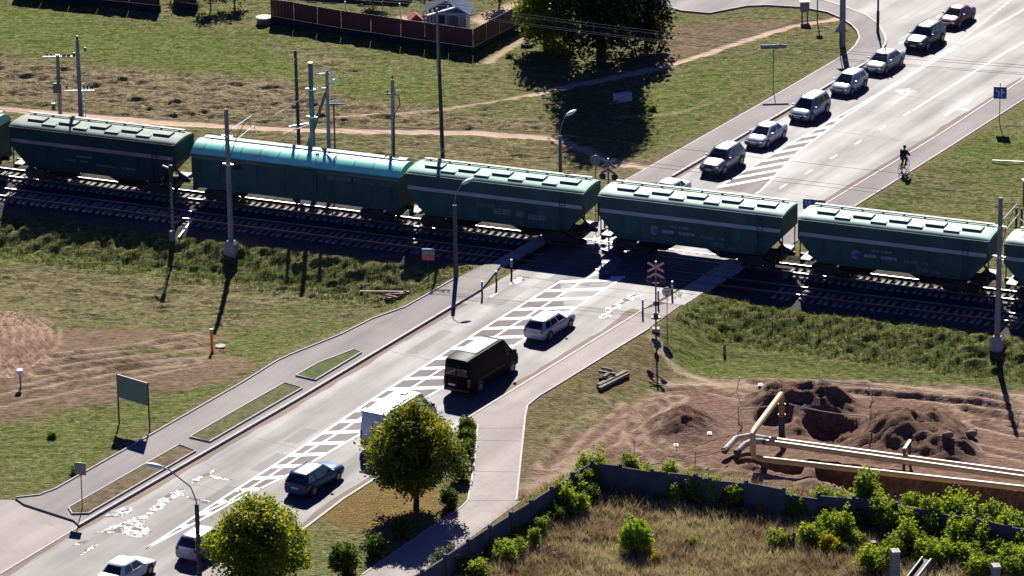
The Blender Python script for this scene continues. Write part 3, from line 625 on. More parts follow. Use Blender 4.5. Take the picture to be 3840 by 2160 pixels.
def bogie(par, x):
    t = MB()
    for s in (-1.02, 1.02):
        t.extr([(-1.25, .50), (-1.25, .62), (-.6, .72), (-.35, .95), (.35, .95), (.6, .72), (1.25, .62), (1.25, .50), (.75, .45), (.45, .28), (-.45, .28), (-.75, .45)], s-.09, s+.09)
    t.box(0, 0, .72, .5, 2.1, .26); b = t.build('bogie', IRON, par); b.location = (x, 0, 0)
    for dx in (-.925, .925):
        m = MB()
        for s in (-.79, .79): m.tube([(dx, s-.065, .475), (dx, s+.065, .475)], .475, 20)
        m.tube([(dx, -.95, .475), (dx, .95, .475)], .08, 8); m.build('wheelset', WHEELM, b, True)
def underframe(par, Lh, zf=1.05):
    m = MB(); m.box(0, 0, zf, Lh*2-.1, .5, .3)
    for s in (-1, 1): m.box(s*(Lh-.12), 0, zf, .24, 2.7, .34)
    m.build('underframe', IRON, par)
    for s in (-1, 1): MB().box(s*(Lh+.22), 0, 1.05, .5, .24, .28).build('coupler', IRON, par, bevel=.04)
    for s in (-1, 1): bogie(par, s*(Lh-2.05))
def hopper(t0, label, roof, side, stripe, style):
    o = tw(t0+.42, 0); r = thing('grain_hopper_wagon', label, 'railway wagon', (o[0], o[1], .022), RZ, 'wagons of the freight train')
    b = MB(); sec = [(1.2, .95), (1.25, 1.5), (2.7, 1.56), (3.85, 1.58)]
    ex = {1.2: 5.25, 1.5: 5.45}
    pr = [(-5.4, 1.22), (5.4, 1.22), (6.85, 2.75), (6.85, 4.2), (-6.85, 4.2), (-6.85, 2.75)]
    b.extr(pr, -1.56, 1.56); body = b.build('hopper_body', side, r)
    ribs = MB()
    for s in (-1, 1):
        for k in range(9):
            x = -5.0+k*1.25; zb = 1.3; ribs.box(x, s*1.575, 2.2, .09, .05, 1.75)
        ribs.box(0, s*1.585, 4.14, 13.7, .07, .08); ribs.box(0, s*1.585, 1.30, 10.4, .09, .14)
    ribs.build('side_rib', side, body)
    for s in (-1, 1): MB().box(.0 if style else 0, s*1.60, 3.16, 13.4, .07, .27).build('stripe', stripe, body)
    rf = MB(); arc = [(1.56, 4.19), (1.47, 4.28), (1.28, 4.36), (1.02, 4.42), (.7, 4.465), (.35, 4.495), (0, 4.505)]; arc = arc+[(-y, z) for y, z in arc[-2::-1]]
    rings = []
    for x, k in ((-6.87, .7), (-6.65, .93), (-6.3, 1.0), (6.3, 1.0), (6.65, .93), (6.87, .7)): rings.append([(x, y*(.97+.03*k), 4.19+(z-4.19)*k) for y, z in arc])
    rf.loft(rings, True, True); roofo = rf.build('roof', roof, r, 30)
    pitch = 2.6
    for k in range(5):
        x = (k-2)*pitch+.1; h = MB(); h.box(x, -.2, 4.52, 1.36, .9, .15); h.build('roof_hatch', HATCHD, roofo, bevel=.02); MB().box(x, -.2, 4.605, 1.34, .88, .02).build('hatch_lid', roof, roofo)
    for k in range(4):
        x = (k-1.5)*pitch+.1; m = MB(); m.box(x, -.88, 4.47, 1.12, .5, .04); m.build('roof_step', roof, roofo)
        MB().box(x, -1.12, 4.42, 1.08, .04, .08).build('step_bracket', HATCHD, roofo)
    w_ = MB(); w_.box(0, .95, 4.58, 12.9, .34, .05)
    for k in range(9): w_.box(-6+k*1.5, .95, 4.48, .06, .3, .16)
    w_.build('roof_walkway', HATCHD, roofo)
    for s in (-1, 1):
        e = MB()
        for y in (-1.3, 1.3): e.bar((s*6.75, y, 1.2), (s*6.75, y, 2.9), .07, .07)
        e.box(s*6.3, 0, 1.16, 1.0, 2.6, .08); e.bar((s*6.6, 0, 1.2), (s*5.9, 0, 2.1), .12, .12)
        e.build('end_frame', IRON, r)
    f = MB()
    for x in (-2.6, 2.6): f.loft([[(x-.55, -.9, .45), (x+.55, -.9, .45), (x+.55, .9, .45), (x-.55, .9, .45)], [(x-1.7, -1.3, 1.25), (x+1.7, -1.3, 1.25), (x+1.7, 1.3, 1.25), (x-1.7, 1.3, 1.25)]])
    f.build('discharge_hopper', IRON, r)
    ld = MB()
    for x in (5.0, 5.4): ld.bar((x, -1.66, 1.2), (x, -1.66, 4.0), .035, .035)
    for k in range(9): ld.bar((5.0, -1.66, 1.3+k*.31), (5.4, -1.66, 1.3+k*.31), .03, .03)
    ld.build('ladder', side, r)
    def strip(x0, x1, z0, z1, n, m, nm='lettering'):
        q = MB(); wd = (x1-x0)/n
        for i in range(n):
            if (i*7+int(z0*10)) % 6 == 5: continue
            for zz in ((z0+(z1-z0)*.12), (z0+(z1-z0)*.5), (z0+(z1-z0)*.88)): q.box(x0+wd*(i+.5), -1.603, zz, wd*.86, .012, (z1-z0)*.26)
        q.build(nm, m, r)
    if style == 1:
        strip(-1.7, .0, 2.33, 2.55, 6, LETF); strip(-.1, 2.3, 1.95, 2.35, 7, LETT); strip(2.55, 4.2, 1.85, 2.2, 6, LETT)
    if style == 2:
        lg = MB(); lg.disc((-2.6, -1.605, 2.13), (0, 1, 0), .34, 24, .014); q = lg.build('logo', LETT, r); MB().disc((-2.5, -1.614, 2.08), (0, 1, 0), .22, 20, .014).build('logo_core', BLUE, q)
        strip(-1.5, .35, 2.47, 2.62, 6, LETT); strip(-2.05, .4, 2.03, 2.23, 8, mat('wagon_white_text', (.27, .31, .36), .6, 0, .3, 2)); strip(.8, 2.6, 1.97, 2.15, 7, LETT)
        strip(1.7, 2.6, 1.45, 1.80, 2, LETF); strip(4.3, 4.9, 2.55, 2.66, 2, LETF); strip(2.8, 3.4, 1.4, 1.6, 2, LETF)
    if style == 3:
        strip(-1.3, .0, 2.4, 2.55, 4, LETF); strip(-2.4, -.3, 2.05, 2.2, 6, LETF); strip(.3, 3.6, 1.9, 2.05, 8, LETF)
    underframe(r, 6.75)
    return r
def boxcar(t0, label, mirror=False):
    o = tw(t0+.42, 0); r = thing('covered_goods_wagon', label, 'railway wagon', (o[0], o[1], .022), RZ, 'wagons of the freight train')
    H = 8.25; b = MB(); b.box(0, 0, 2.42, 2*H, 2.76, 2.46); body = b.build('wagon_body', TEAL, r)
    rb = MB()
    for s in (-1, 1):
        for k in range(11):
            x = -7.6+k*1.52
            if abs(x) > 1.9: rb.box(x, s*1.395, 2.4, .1, .05, 2.4)
        rb.box(0, s*1.40, 1.22, 2*H, .06, .16)
    rb.build('side_rib', TEAL, body)
    for s in (-1, 1):
        d = MB(); d.box(-.0, s*1.43, 2.36, 3.5, .06, 2.25)
        for k in range(5): d.box(-1.5+k*.75, s*1.465, 2.36, .08, .03, 2.2)
        dd = d.build('sliding_door', TEAL, r); MB().box(.8, s*1.44, 3.56, 6.8, .1, .09).build('door_track', IRON, dd); MB().box(0, s*1.42, 3.47, 2*H, .07, .17).build('cant_rail', mat('cant_rail_grey', (.12, .11, .12), .6), r)
    arc = [(1.83*math.sin(a), 3.66-1.83*math.cos(R(54))+1.83*math.cos(a)) for a in [R(54-108*k/16) for k in range(17)]]
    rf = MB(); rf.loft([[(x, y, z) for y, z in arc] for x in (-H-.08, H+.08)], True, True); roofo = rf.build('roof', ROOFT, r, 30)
    sm = MB()
    for k in range(11): sm.loft([[(-7.5+k*1.5+dx, y*1.012, 3.66+(z-3.66)*1.03) for y, z in arc] for dx in (-.05, .05)], True, True)
    sm.build('roof_seam', ROOFT, roofo, 30)
    wk = MB(); wk.box(0, .5, 4.47, 2*H-.4, .55, .05)
    for k in range(12): wk.box(-7.4+k*1.345, .5, 4.4, .06, .5, .12)
    wk.build('roof_walkway', mat('walkway_grey_green', (.16, .25, .21), .6), roofo)
    MB().box(0, -1.47, 3.66, 2*H+.1, .1, .08).build('eaves', mat('eaves_teal', (.03, .16, .14), .5), roofo)
    q = MB()
    for i, (x0, x1) in enumerate(((2.6, 3.2), (3.4, 4.5), (4.7, 5.3), (5.6, 6.3), (6.6, 7.1), (7.25, 7.7))):
        for zz in (2.98, 3.1, 3.22): q.box((x0+x1)/2, -1.426, zz, (x1-x0), .012, .075)
    q.build('lettering', LETF, r)
    for x in (-4.6, 4.6):
        h = MB(); h.box(x, -1.40, 3.0, .7, .05, .4); h.build('vent_hatch', DARKG, r)
    underframe(r, 8.3); return r
boxcar(-24.4, 'rounded end of a covered goods wagon at the left edge of the photo')
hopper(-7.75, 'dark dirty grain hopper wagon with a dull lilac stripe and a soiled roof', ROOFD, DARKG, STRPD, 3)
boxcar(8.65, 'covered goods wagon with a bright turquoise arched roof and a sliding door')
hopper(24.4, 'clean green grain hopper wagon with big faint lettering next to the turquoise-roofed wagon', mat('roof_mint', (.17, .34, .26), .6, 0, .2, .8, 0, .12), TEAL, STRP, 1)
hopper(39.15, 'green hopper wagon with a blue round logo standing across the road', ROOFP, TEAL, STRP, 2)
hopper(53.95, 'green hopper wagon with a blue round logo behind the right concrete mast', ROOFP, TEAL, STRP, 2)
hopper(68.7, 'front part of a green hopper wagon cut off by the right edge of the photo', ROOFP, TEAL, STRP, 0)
# ------------------------------------------------------------------ vehicles
GLASS = mat('car_glass', (.012, .015, .018), .06, 0, .2, 2, 0, .6); TYRE = mat('tyre_rubber', (.018, .017, .017), .85, 0, .3, 8); RIM = mat('wheel_rim', (.30, .30, .31), .35, .6, .2, 6)
TRIM = mat('black_trim', (.02, .02, .021), .6); LAMPG = mat('headlamp_glass', (.55, .56, .58), .12, 0, .1, 4); REDL = mat('tail_lamp_red', (.25, .012, .015), .25, 0, .2, 5); PLATE = mat('number_plate', (.62, .62, .60), .5, 0, .1, 30)
def paint(nm, c, rough=.33, metal=.35): return mat(nm, c, rough, metal, .06, .8, 0, .5, None, .35)
P_WHITE = paint('paint_white', (.62, .63, .65), .4, 0); P_SILV = paint('paint_silver', (.36, .38, .43)); P_SILB = paint('paint_silver_blue', (.27, .30, .36)); P_DARK = paint('paint_charcoal', (.045, .05, .065)); P_RED = paint('paint_dark_red', (.095, .008, .02)); P_BLUE = paint('paint_blue', (.006, .035, .13)); P_BLACK = mat('paint_black', (.006, .006, .010), .5, 0, .1, 1, 0, .05); P_PALEB = paint('paint_pale_blue', (.42, .52, .62), .4, 0)
def wheels(r, wb0, wb1, w, rad=.31):
    for x in (wb0, wb1):
        for s in (1, -1):
            t = MB(); t.tube([(0, -.1, 0), (0, -.075, 0), (0, .075, 0), (0, .1, 0)], [rad*.9, rad, rad, rad*.9], 20); q = t.build('wheel', TYRE, r, 40); q.location = (x, s*(w-.09), rad)
            m = MB(); m.disc((0, s*.096, 0), (0, 1, 0), rad*.62, 16, .03); m.build('rim', RIM, q)
            a = MB(); a.disc((x, s*(w-.004), rad+.03), (0, 1, 0), rad+.075, 24, .012); a.build('wheel_arch', TRIM, r)
def pane(r, name, q, off, m=GLASS):
    q = [Vector(p) for p in q]; n = (q[1]-q[0]).cross(q[3]-q[0]).normalized()*off; b = MB(); b.add([p+n for p in q]+[p-n*.5 for p in q], [(0,1,2,3),(7,6,5,4),(0,4,5,1),(1,5,6,2),(2,6,7,3),(3,7,4,0)]); return b.build(name, m, r)
def lerp(a, b, t): return a+(b-a)*t
def car(px, py, head, label, cat, pm, L=4.3, W=1.72, H=1.45, zb=.22, prof=None, cab=None, panes=((.04, .32), (.36, .63), (.67, .95)), roofm=None, rails=False, wb=None, rear_glass=True, name='parked_car', group=None, fr=1.0, grille=True, quarter=None):
    p = atz(px, py, 0); r = thing(name, label, cat, (p[0], p[1], .004), head, group); w = W/2
    xr0, xr1, xf1, xf0, zbelt = cab
    st = []
    def hw(x): return w*(1-.13*abs(2*x/L)**5)
    for x, z in prof: st.append((x, z, hw(x)))
    rings = []
    for i, (x, z, ww) in enumerate(st):
        e = 1.0 if 0 < i < len(st)-1 else .0; b_ = zb if e else zb+.1
        half = [(ww*.0, z+.035*e), (ww*.55, z+.03*e), (ww*.88, z), (ww*.985, z-.10*min(1, z)), (ww, max(z-.3, b_+.22)), (ww*.99, b_+.17), (ww*.93, b_+.02), (ww*.7, b_), (0, b_)]
        rings.append([(x, y, zz) for y, zz in half]+[(x, -y, zz) for y, zz in half[-2:0:-1]])
    m = MB(); m.loft(rings); body = m.build('body', pm, r, 42)
    # cabin
    wb_, wt = hw(0)*.955, hw(0)*.74
    def lev(v, z=None, ins=0.0):
        a = lerp(xr0, xr1, v)+ins; b = lerp(xf0, xf1, v)-ins; y = lerp(wb_, wt, v)-ins; zz = lerp(zbelt-.03, H-.07, v) if z is None else z; c = .10+.05*v
        return [(a, y-c, zz), (a+c, y, zz), (b-c*1.4, y, zz), (b, y-c, zz), (b, -y+c, zz), (b-c*1.4, -y, zz), (a+c, -y, zz), (a, -y+c, zz)]
    k = MB(); k.loft([lev(0), lev(.5), lev(1.0), lev(1.0, H-.02, .10), lev(1.0, H, .30)]); k.build('roof', roofm or pm, r, 50)
    def side(u, v, s):
        x = lerp(lerp(xr0, xr1, v)+.08, lerp(xf0, xf1, v)-.10, u); return (x, s*(lerp(wb_, wt, v)), lerp(zbelt-.03, H-.07, v))
    for s in (1, -1):
        for u0, u1 in panes:
            q = [side(u0, .10, s), side(u1, .10, s), side(u1, .92, s), side(u0, .92, s)]; pane(r, 'side_window', q if s < 0 else q[::-1], .012)
    def endq(xa, xb, v0, v1, f):
        o = []
        for v, sg in ((v0, -1), (v0, 1), (v1, 1), (v1, -1)): o.append((lerp(xa, xb, v), sg*(lerp(wb_, wt, v)-.17)*f, lerp(zbelt-.03, H-.07, v)))
        return o
    pane(r, 'windscreen', endq(xf0, xf1, .06, .95, 1.03), .012)
    if rear_glass: pane(r, 'rear_window', endq(xr0, xr1, .12, .92, 1.0)[::-1], .012)
    wx0, wx1 = wb or (-L*.305, L*.305); wheels(r, wx0, wx1, hw(wx0), .31 if H < 1.6 else .36)
    zf = prof[-2][1]; zr = prof[1][1]
    for s in (1, -1):
        b = MB(); b.box(L/2-.13, s*(hw(L/2)-.20), zf-.13, .2, .36, .15, -s*.25); b.build('headlight', LAMPG, r, bevel=.02)
        b = MB(); b.box(-L/2+.09, s*(hw(L/2)-.11), zr-.16, .14, .2, .24 if H < 1.5 else .34); b.build('tail_light', REDL, r, bevel=.015)
        b = MB(); b.box(xf0-.42, s*(w+.09), zbelt+.07, .12, .2, .14); b.build('mirror', pm, r, bevel=.03)
        b = MB(); b.bar((xf0-1.0, s*(w+.004), zbelt-.13), (xf0-1.2, s*(w+.004), zbelt-.13), .02, .03); b.build('door_handle', TRIM, r)
        if rails:
            b = MB(); b.bar((xr1+.15, s*(wt-.06), H+.03), (xf1-.25, s*(wt-.06), H+.03), .035, .035)
            for x in (xr1+.18, xf1-.3): b.box(x, s*(wt-.06), H-.005, .06, .04, .07)
            b.build('roof_rail', TRIM, r)
    if grille: b = MB(); b.box(L/2-.03, 0, zf-.15, .08, W*.42, .12); b.build('grille', TRIM, r)
    b = MB(); b.box(L/2-.05, 0, zb+.17, .12, W*.62, .12); b.build('bumper_intake', TRIM, r)
    b = MB(); b.box(L/2+.015, 0, zb+.27, .03, .5, .11); b.build('number_plate', PLATE, r)
    b = MB(); b.box(-L/2-.01, 0, (zr+zb)/2+.12, .03, .5, .11); b.build('number_plate', PLATE, r)
    b = MB(); b.box(-L/2+.02, 0, zb+.16, .1, W*.8, .16); b.build('rear_bumper', TRIM if H > 1.6 else pm, r, bevel=.03)
    return r
TO_CAM, AWAY = RA+math.pi, RA
sedan = lambda L, h=.93: [(-L/2, .60), (-L/2+.06, .90), (-L/2+.55, h+.03), (-L/2+1.0, h), (0, h-.01), (L/2-1.35, h-.02), (L/2-.7, h-.10), (L/2-.18, h-.24), (L/2, .50)]
hatch = lambda L, h=.95: [(-L/2, .60), (-L/2+.05, h-.02), (-L/2+.25, h+.03), (0, h), (L/2-1.2, h-.01), (L/2-.6, h-.12), (L/2-.16, h-.27), (L/2, .52)]
suv = lambda L, h=1.08: [(-L/2, .66), (-L/2+.05, h), (-L/2+.25, h+.03), (0, h+.01), (L/2-1.25, h), (L/2-.6, h-.07), (L/2-.14, h-.20), (L/2, .58)]
QG = 'vehicles queuing to the level crossing'
car(1681, 503, TO_CAM, 'white car half hidden behind the hopper wagon, foremost of the far queue', 'car', P_WHITE, 4.4, 1.74, 1.44, prof=sedan(4.4), cab=(-1.45, -1.0, .35, 1.15, .93), group=QG, name='waiting_car')
car(1818, 424, TO_CAM, 'dark blue-grey off-road estate with roof rails and sun glare on its bonnet', 'car', paint('paint_slate', (.12, .14, .19)), 4.5, 1.8, 1.70, .28, suv(4.5), (-2.12, -1.75, .35, 1.12, 1.08), rails=True, group=QG, name='waiting_car')
car(1927, 357, TO_CAM, 'white saloon behind the dark off-road car at the kerb', 'car', P_SILV, 4.4, 1.7, 1.42, prof=sedan(4.4), cab=(-1.5, -1.0, .38, 1.2, .93), panes=((.08, .44), (.49, .93)), group=QG, name='waiting_car')
car(2037, 292, TO_CAM, 'silver people carrier with a long side window row behind the white saloon', 'car', P_SILB, 4.35, 1.76, 1.66, .24, [(-2.175, .62), (-2.13, .98), (-1.9, 1.02), (0, 1.0), (.95, 1.0), (1.5, .9), (2.0, .72), (2.175, .52)], (-2.05, -1.8, .55, 1.35, 1.0), rails=True, group=QG, name='waiting_car')
car(2136, 227, TO_CAM, 'silver-white five-door hatchback between the people carrier and the silver saloon', 'car', P_SILV, 3.95, 1.7, 1.5, prof=hatch(3.95), cab=(-1.88, -1.45, .35, 1.15, .95), panes=((.1, .45), (.5, .93)), group=QG, name='waiting_car')
car(2224, 172, TO_CAM, 'silver saloon with a boot spoiler near the side road corner', 'car', paint('paint_warm_silver', (.30, .30, .32)), 4.6, 1.78, 1.43, prof=sedan(4.6), cab=(-1.75, -1.1, .38, 1.25, .93), panes=((.1, .46), (.5, .93)), group=QG, name='waiting_car')
car(2327, 113, TO_CAM, 'black off-road estate with a glaring bonnet behind the silver saloon', 'car', P_DARK, 4.7, 1.84, 1.70, .28, suv(4.7), (-2.2, -1.8, .35, 1.15, 1.08), rails=True, group=QG, name='waiting_car')
car(2407, 58, TO_CAM, 'dark red saloon with a glaring white bonnet, last of the far queue', 'car', P_RED, 4.4, 1.7, 1.42, prof=sedan(4.4), cab=(-1.55, -1.0, .3, 1.1, .93), panes=((.08, .44), (.49, .93)), group=QG, name='waiting_car')
wag = lambda L, h=.93: [(-L/2, .55), (-L/2+.05, h-.03), (-L/2+.2, h+.02), (0, h), (L/2-1.35, h-.02), (L/2-.65, h-.07), (L/2-.12, h-.17), (L/2, .50)]
car(1383, 836, AWAY, 'silver-white estate car first at the level crossing, ahead of the black van', 'car', P_SILV, 4.5, 1.7, 1.45, prof=wag(4.5), cab=(-2.18, -1.8, .35, 1.05, .93), panes=((.05, .3), (.34, .62), (.66, .95)), rails=False, group=QG, name='waiting_car')
bl = car(792, 1223, AWAY, 'dark blue estate car with white glare on its railed roof behind the tree', 'car', P_BLUE, 4.5, 1.74, 1.5, prof=wag(4.5), cab=(-2.18, -1.85, .3, 1.02, .93), rails=True, group=QG, name='waiting_car')
car(514, 1388, AWAY, 'silver hatchback behind the near lamp post, partly covered by the yellow-green tree', 'car', P_SILV, 3.85, 1.7, 1.55, prof=hatch(3.85), cab=(-1.85, -1.55, .4, 1.15, .95), panes=((.06, .42), (.47, .94)), group=QG, name='waiting_car')
car(318, 1459, AWAY, 'white boxy saloon cut off by the bottom edge of the photo', 'car', P_WHITE, 4.2, 1.66, 1.42, prof=sedan(4.2, .9), cab=(-1.5, -1.05, .35, 1.0, .9), panes=((.08, .44), (.49, .93)), group=QG, name='waiting_car')
def van(px, py, label, pm, L, H, rm, spoiler=False, ribs=True):
    p = atz(px, py, 0); r = thing('panel_van', label, 'van', (p[0], p[1], .004), AWAY, QG); w = .99
    st = [(-L/2, H-.25, .93), (-L/2+.07, H-.09, .97), (-L/2+.5, H-.02, 1), (0, H, 1), (L/2-2.0, H, 1), (L/2-1.75, H-.08, 1), (L/2-1.45, H-.42, 1), (L/2-.80, 1.58, .99), (L/2-.45, 1.28, .97), (L/2-.12, 1.05, .93), (L/2, .75, .84)]
    rings = []
    for i, (x, z, k) in enumerate(st):
        b_ = .30 if 0 < i < len(st)-1 else .42; ww = w*k; tz = max(z, 1.0); tumble = 1-.13*max(0, min(1, (z-1.1)/1.5))
        half = [(0, z), (ww*tumble*.72, z-.01), (ww*tumble*.95, z-.07), (ww*tumble, z-.22), (ww*(.5+.5*tumble), max(min(1.75, z-.3), .8)), (ww, max(min(1.15, z-.35), .7)), (ww, .62), (ww*.97, b_+.06), (ww*.8, b_), (0, b_)]
        rings.append([(x, y, zz) for y, zz in half]+[(x, -y, zz) for y, zz in half[-2:0:-1]])
    m = MB(); m.loft(rings); m.build('body', pm, r, 40)
    rf = MB(); rf.box(-.45, 0, H+.006, L-3.6, 1.36, .02)
    if ribs:
        for k in range(7): rf.box(-.45, -.6+k*.2, H+.022, L-3.7, .05, .018)
    rf.build('roof_panel', rm, r)
    if spoiler:
        s_ = MB(); s_.extr([(-L/2-.18, H-.08), (-L/2-.14, H+.03), (-L/2+.35, H+.05), (-L/2+.35, H-.02)], -.78, .78); s_.build('roof_spoiler', pm, r, bevel=.02); b = MB(); b.box(.5, -.1, H+.05, .5, .35, .06); b.build('roof_vent', TRIM, r)
    for s in (1, -1):
        y0, y1 = s*(w+.004), s*(w*.925); q = [(L/2-1.75, y0*.985, 1.45), (L/2-.98, y0*.98, 1.45), (L/2-1.48, y1*.965, 2.02), (L/2-1.72, y1*.965, 2.05)]; pane(r, 'door_window', q if s < 0 else q[::-1], .012)
        if not spoiler: q = [(-L/2-.012, s*.06, 1.45), (-L/2-.012, s*.80, 1.45), (-L/2+.03, s*.74, 2.2), (-L/2+.03, s*.06, 2.2)]; pane(r, 'rear_window', q[::-1] if s > 0 else q, .014)
        b = MB(); b.box(-L/2+.03, s*.90, 1.02, .1, .13, .58); b.build('tail_light', REDL, r, bevel=.02)
        b = MB(); b.box(L/2-.9, s*1.13, 1.5, .14, .22, .30); b.build('mirror', TRIM, r, bevel=.04)
        b = MB(); b.box(L/2-.16, s*.72, .98, .22, .34, .24, -s*.3); b.build('headlight', LAMPG, r, bevel=.04)
        b = MB(); b.box(-.6, s*(w+.006), .92, L*.55, .02, .07); b.build('side_moulding', TRIM, r)
        b = MB(); b.bar((-L/2-.02, s*.03, .55), (-L/2+.02, s*.03, 2.4), .02, .02); b.build('door_seam', TRIM, r)
    q = [(L/2-.86, -.78, 1.62), (L/2-.86, .78, 1.62), (L/2-1.42, .70, H-.42), (L/2-1.42, -.70, H-.42)]; pane(r, 'windscreen', q, .03)
    b = MB(); b.box(-L/2-.03, 0, .50, .16, 1.85, .18); b.build('rear_bumper', TRIM, r, bevel=.03)
    b = MB(); b.box(-L/2-.02, .35, .78, .03, .52, .12); b.build('number_plate', PLATE, r)
    b = MB(); b.box(-L/2-.13, .55, .42, .06, .55, .05); b.build('step', RIM, r)
    wheels(r, -L/2+1.35, L/2-1.0, w, .35); return r
v2 = van(1213, 958, 'black panel van with a ribbed shining roof and lit red tail light', P_BLACK, 6.5, 2.62, mat('van_roof_black', (.07, .085, .12), .3, 0, .25, 2, 0, .14))
v2 = van(1006, 1096, 'pale blue-white panel van with a rear roof spoiler hidden behind the tree', P_PALEB, 6.3, 2.65, P_WHITE, True, False)
# ------------------------------------------------------------------ cyclist
bp = atz(2273, 432, .0); bk = thing('bicycle', 'dark bicycle ridden along the right footway edge', 'bicycle', (bp[0], bp[1], .016), RA)
for x in (-.53, .55):
    t = MB(); t.tube([(x+.34*math.cos(a), 0, .345+.34*math.sin(a)) for a in [2*math.pi*k/28 for k in range(29)]], .02, 6, False); q = t.build('wheel', TYRE, bk)
    s = MB()
    for k in range(9): a = math.pi*2*k/9; s.bar((x, 0, .345), (x+.33*math.cos(a), 0, .345+.33*math.sin(a)), .006, .006)
    s.tube([(x, -.05, .345), (x, .05, .345)], .03, 8); s.build('spokes', RIM, q)
f = MB()
for a, b_ in (((-.53, .06, .345), (-.02, .04, .28)), ((-.53, -.06, .345), (-.02, -.04, .28)), ((-.02, 0, .28), (-.18, 0, .90)), ((-.02, 0, .28), (.38, 0, .78)), ((-.15, 0, .78), (.37, 0, .86)), ((-.53, .06, .345), (-.16, .02, .80)), ((-.53, -.06, .345), (-.16, -.02, .80)), ((.36, 0, .98), (.43, 0, .72)), ((.43, .05, .70), (.55, .06, .345)), ((.43, -.05, .70), (.55, -.06, .345))): f.tube([a, b_], .018, 8)
f.build('frame', paint('bike_frame_dark', (.04, .04, .05)), bk)
f = MB(); f.tube([(.42, .29, 1.02), (.48, .2, 1.03), (.37, .05, 1.0), (.37, -.05, 1.0), (.48, -.2, 1.03), (.42, -.29, 1.02)], .016, 8); f.build('handlebar', TRIM, bk)
f = MB(); f.loft([[(-.32, -.09, .92), (-.32, .09, .92), (-.32, .09, .97), (-.32, -.09, .97)], [(-.05, -.025, .93), (-.05, .025, .93), (-.05, .025, .96), (-.05, -.025, .96)]]); f.build('saddle', TRIM, bk, bevel=.01)
f = MB(); f.tube([(-.02, -.1, .28), (-.02, .1, .28)], .03, 8); f.disc((-.02, -.07, .28), (0, 1, 0), .1, 18, .01); f.bar((-.02, .1, .28), (.02, .1, .11), .02, .03); f.bar((-.02, -.1, .28), (-.06, -.1, .45), .02, .03); f.box(.02, .16, .11, .1, .1, .03); f.box(-.06, -.16, .45, .1, .1, .03); f.build('crank', TRIM, bk)
def skin(name, V, E, rad, m, par, sub=2, root=0):
    me = bpy.data.meshes.new(name); me.from_pydata(V, E, []); o = finish(bpy.data.objects.new(name, me), m, par)
    s = o.modifiers.new('skin', 'SKIN'); s.use_smooth_shade = True
    for i, r_ in enumerate(rad): q = me.skin_vertices[0].data[i]; q.radius = (r_, r_) if not isinstance(r_, tuple) else r_; q.use_root = (i == root)
    u = o.modifiers.new('sub', 'SUBSURF'); u.levels = sub; u.render_levels = sub; return o
SKIN = mat('skin', (.42, .25, .18), .6, 0, .1, 6); JACK = mat('jacket_navy', (.018, .018, .03), .85, 0, .4, 9, .4); TROU = mat('trousers_dark', (.025, .025, .032), .85, 0, .4, 9, .4); SHOE = mat('shoe_dark', (.03, .027, .025), .7); HAIR = mat('hair_dark', (.018, .013, .01), .8, 0, .4, 20)
pr = thing('person', 'cyclist in a dark jacket and trousers riding away from the camera', 'person', (bp[0], bp[1], .016), RA); pr.scale = bk.scale = (1.12,)*3
hip, chest, neck, head = (-.20, 0, 1.0), (-.02, 0, 1.34), (.06, 0, 1.52), (.12, 0, 1.66)
V = [hip, (-.13, 0, 1.16), chest, (.03, 0, 1.45), neck, (.10, 0, 1.60), head, (.13, 0, 1.74)]
E = [(i, i+1) for i in range(7)]; rad = [(.15, .12), (.14, .11), (.165, .12), (.11, .09), .055, .085, .098, .06]
arms = []
for s in (1, -1):
    b = len(V); V += [(.02, s*.19, 1.42), (.16, s*.28, 1.20), (.36, s*.26, 1.06), (.43, s*.255, 1.045)]; E += [(3, b), (b, b+1), (b+1, b+2), (b+2, b+3)]; rad += [.062, .046, .034, .032]
legs = {1: [(-.15, .10, .97), (.17, .13, .70), (-.02, .14, .32), (-.04, .15, .19), (.09, .16, .145)], -1: [(-.15, -.10, .98), (.24, -.13, .94), (-.03, -.14, .60), (-.08, -.15, .52), (.05, -.16, .49)]}
for s in (1, -1):
    b = len(V); V += legs[s]; E += [(0, b)]+[(b+i, b+i+1) for i in range(4)]; rad += [.095, .065, .045, .038, .03]
body = skin('body', V, E, rad, SKIN, pr)
for s in (1, -1):                                           # five fingers and a thumb closed round each grip
    for k in range(4):
        y = s*(.225+.022*k); skin('finger', [(.43, y, 1.045), (.475, y, 1.05), (.485, y, 1.025), (.455, y, 1.005)], [(0, 1), (1, 2), (2, 3)], [.011, .010, .009, .008], SKIN, body, 1)
    skin('thumb', [(.42, s*.215, 1.04), (.44, s*.195, 1.02), (.465, s*.195, 1.0)], [(0, 1), (1, 2)], [.012, .011, .009], SKIN, body, 1)
skin('jacket', [V[0], V[1], V[2], V[3], (.045, 0, 1.49)]+[V[i] for i in (8, 9, 10)]+[V[i] for i in (12, 13, 14)], [(0, 1), (1, 2), (2, 3), (3, 4), (3, 5), (5, 6), (6, 7), (3, 8), (8, 9), (9, 10)], [(.25, .20), (.24, .19), (.26, .19), (.18, .15), .085, .115, .09, .06, .115, .09, .06], JACK, body)
for s in (1, -1): skin('trouser_leg', [(-.2, s*.03, 1.02)]+legs[s][:4], [(0, 1), (1, 2), (2, 3), (3, 4)], [.13, .12, .085, .064, .055], TROU, body); q = legs[s]; b = MB(); b.loft([[(q[3][0]-.06+dx, q[4][1]+yy*wd, q[4][2]-.035+zz) for yy, zz in ((-1, 0), (1, 0), (1, hh), (-1, hh))] for dx, wd, hh in ((0, .035, .09), (.1, .048, .1), (.2, .05, .065), (.27, .03, .04))]); b.build('shoe', SHOE, body, bevel=.01)
